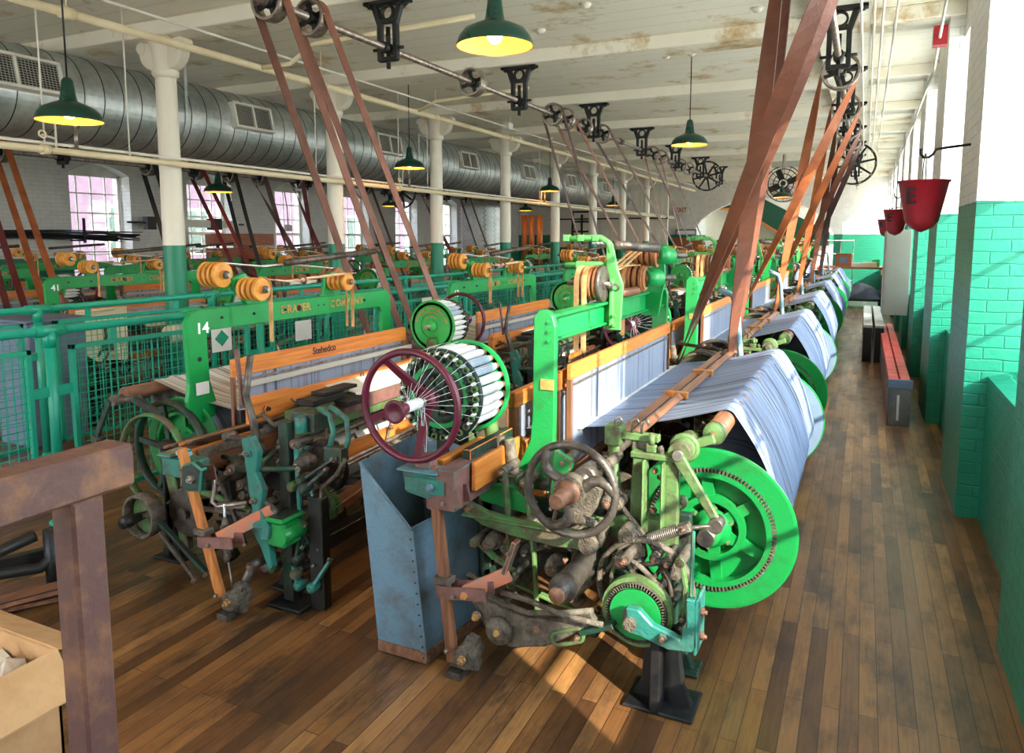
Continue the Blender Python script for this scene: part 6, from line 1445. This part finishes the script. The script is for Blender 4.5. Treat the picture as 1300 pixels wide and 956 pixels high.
# objects in the far left bay
m = MB(); pr = []
for i in range(15): pr += [(.62, i*.13), (.66, i*.13+.06)]
m.lathe((0, 0, 0), (0, 0, 1), [(.001, 0)]+pr+[(.5, 1.98), (.3, 2.15), (.001, 2.2)], 'galv', 40)
tag(m.build('ribbed_tank', loc=(-10.2, 19.4, .8), bev=0), 'tall round ribbed galvanised tank in the far left bay', 'tank')
tag(MB().bx(-.7, .7, -.7, .7, 0, .8, 'black').build('tank_plinth', loc=(-10.2, 19.4, 0), bev=.02), 'dark plinth under the ribbed galvanised tank', 'plinth')
m = MB()
for k in range(6): m.bx(-.25, .25, -.8, .8, .32*k, .32*k+.27, 'boxw')
for y in (-.5, .5): m.bx(-.22, -.16, y-.03, y+.03, 0, 1.88, 'black')
tag(m.build('slatted_crate', loc=(-12.95, 12.7, .0), bev=.01), 'stack of long brown wooden drawers against the left wall between two windows', 'crate')
o = thing('pulley_frame', 'black iron frame with a tall rack standing beyond the fourth column', 'machine', (-7.9, 21.6, 0))
m = MB()
for x in (-.3, 0, .3): m.cyl((x, 0, 0), (x, 0, 2.5), .04, 'black')
for z in (1.9, 2.2, 2.5): m.tube([(-.3, 0, z), (-.25, -.1, z+.08), (.25, -.1, z+.08), (.3, 0, z)], .03, 'black')
m.build('rack_tubes', o)
for i, (x, z) in enumerate(((-8.15, 1.0), (-7.9, 1.0), (-7.62, 1.0))):
    tag(MB().cyl((0, 0, 0), (0, 0, 1.5), .09, 'orangez', seg=16).build('wooden_roller', loc=(x-1.6, 21.4, z)), 'upright varnished wooden roller beyond the third column, %s of three' % ['left', 'middle', 'right'][i], 'roller', 'upright wooden rollers')
tag(MB().bx(-1.1, 1.1, -.6, .6, 0, 1.0, 'black').build('roller_stand', loc=(-9.5, 21.4, 0), bev=.02), 'dark stand below the upright wooden rollers', 'stand')
# white boarded partition at the back left with exit sign and plaque
m = MB()
for k in range(22): m.bx(-10.6+.2*k, -10.41+.2*k, 25.6, 25.7, 1.45, 3.4, 'panel')
m.bx(-10.62, -6.2, 25.62, 25.68, 0, 1.45, 'doorw').bx(-10.62, -6.2, 25.58, 25.6, 3.4, 3.46, 'panel').bx(-10.62, -6.2, 25.56, 25.6, 2.45, 2.5, 'black')
m.build('wall_partition'); tag(bpy.data.objects['wall_partition'], kind='structure')
o = tag(MB().bx(-.3, .3, 0, .06, -.14, .14, 'white').build('exit_sign', loc=(-7.3+.9, 28.5, 2.85)), 'white exit sign with red letters on the far wall', 'sign')
text_obj('sign_letters', 'EXIT', .24, 'red', o, face_mtx((0, -.003, 0), (1, 0, 0), (0, 0, 1)), .002, sx=.9)
o = tag(MB().bx(-.4, .4, 0, .05, -.13, .13, 'slate').box((0, -.003, 0), (.7, .004, .14), 'paper').build('wall_plaque', loc=(-6.2, 28.5, 2.0)), 'grey plaque on the far wall below the exit sign', 'sign')
m = MB().bx(-.55, .55, 0, .05, 0, 1.8, 'boxw').bx(-.5, .5, -.01, 0, 1.2, 1.24, 'black').bx(-.5, .5, -.01, 0, .75, .79, 'black')
tag(m.build('wooden_board', loc=(-6.1, 28.4, 0), bev=.01), 'brown wooden board leaning on the far wall below the plaque', 'board')
# bundles along the left wall
m = MB(); rb = random.Random(1)
for k in range(40):
    z = rb.uniform(-.06, .06); x = rb.uniform(-.05, .05); m.tube([(x, 0, z), (x+rb.uniform(-.04, .04), 1.6, z*1.3+rb.uniform(-.02, .02)), (x, 2.7+rb.uniform(-.3, .5), z+rb.uniform(-.09, .03))], .008, 'black', 4)
for y in (.35, 1.9): m.bx(.1, .13, y-.02, y+.02, -.15, .3, 'black').bx(-.27, .12, y-.02, y+.02, -.12, -.09, 'black')
tag(m.build('wire_bundle', loc=(-13.02, 7.0, 1.83)), 'long bundle of black rods on brackets across the left wall', 'rods')
o = tag(MB().bx(0, .1, 0, 2.3, 0, .16, 'panel').bx(-.02, .12, -.1, .1, -.06, .2, 'black').bx(-.02, .12, 1.5, 1.8, -.05, .2, 'black').cyl((.05, -.5, .08), (.05, 2.5, .08), .02, 'black').build('wall_mechanism', loc=(-13.1, 10.4, 2.0)), 'grey and black mechanism mounted between the first two arched windows', 'machine')
tag(MB().bx(0, .06, -.1, .1, 0, .16, 'grey').tube([(.03, 0, .16), (.03, -.02, .6), (.03, -.1, 1.0)], .012, 'black').build('switch_box', loc=(-13.28, 14.6, 1.95)), 'small grey switch box on the left wall beside the crates', 'switch')
# ------------------------------------------------------------------ light
def sun():
    l = bpy.data.lights.new('sun', 'SUN'); l.energy = SUN_E; l.angle = math.radians(.6); l.color = (1, .93, .82)
    o = bpy.data.objects.new('sun', l); C.objects.link(o)
    az = math.radians(SUN_AZ); el = math.radians(SUN_EL)
    d = V((-math.sin(az)*math.cos(el), math.cos(az)*math.cos(el), -math.sin(el)))   # travel direction
    o.rotation_euler = d.to_track_quat('-Z', 'Y').to_euler()
SUN_E, SUN_AZ, SUN_EL = 13, 56, 28
sun()
w = bpy.data.worlds.new('sky'); bpy.context.scene.world = w; w.use_nodes = True
nt = w.node_tree; bg = nt.nodes['Background']
tc = nt.nodes.new('ShaderNodeTexCoord'); sx = nt.nodes.new('ShaderNodeSeparateXYZ'); nt.links.new(tc.outputs['Generated'], sx.inputs[0])
cr = nt.nodes.new('ShaderNodeValToRGB'); e = cr.color_ramp.elements; e[0].position = .0; e[0].color = (.55, .55, .55, 1); e[1].position = .6; e[1].color = (.6, .75, 1, 1)
q = e.new(.12); q.color = (.95, .97, 1, 1)
nt.links.new(sx.outputs['Z'], cr.inputs['Fac']); nt.links.new(cr.outputs['Color'], bg.inputs['Color'])
bg.inputs['Strength'].default_value = 14.0
def portal(loc, rot, sx_, sy_):
    l = bpy.data.lights.new('portal', 'AREA'); l.shape = 'RECTANGLE'; l.size = sx_; l.size_y = sy_; l.cycles.is_portal = True
    o = bpy.data.objects.new('window_daylight', l); C.objects.link(o); o.location = loc; o.rotation_euler = rot
for a, b in OPEN:
    portal((XW+.52, (a+b)/2, (SILL_R+HEAD_R)/2), (0, PI/2, 0), HEAD_R-SILL_R, b-a)
for y in LW: portal((XL-.52, y+WWL/2, 1.95), (0, -PI/2, 0), 2.4, WWL)
for x in BW: portal((x+.75, YN-.42, 2.1), (-PI/2, 0, 0), 1.5, 2.4)

# ------------------------------------------------------------------ camera
f, px, py = 935., 650., 410.
cam = bpy.data.cameras.new('camera'); co = bpy.data.objects.new('camera', cam); C.objects.link(co)
cam.sensor_fit = 'HORIZONTAL'; cam.sensor_width = 36; cam.lens = f*36/1300
cam.shift_x = 0; cam.shift_y = (py-478)/1300*1.0
pitch = math.radians(6.498); yaw = math.radians(25.4575)
co.location = (0, 0, 1.75); co.rotation_euler = (PI/2-pitch, 0, yaw); cam.clip_start = .05; cam.clip_end = 200
S = bpy.context.scene; S.camera = co
S.view_settings.view_transform = 'Standard'; S.view_settings.look = 'None'; S.view_settings.gamma = 1; S.view_settings.use_curve_mapping = False
S.view_settings.exposure = .4
S.cycles.max_bounces = 8; S.cycles.diffuse_bounces = 5; S.cycles.sample_clamp_indirect = 6
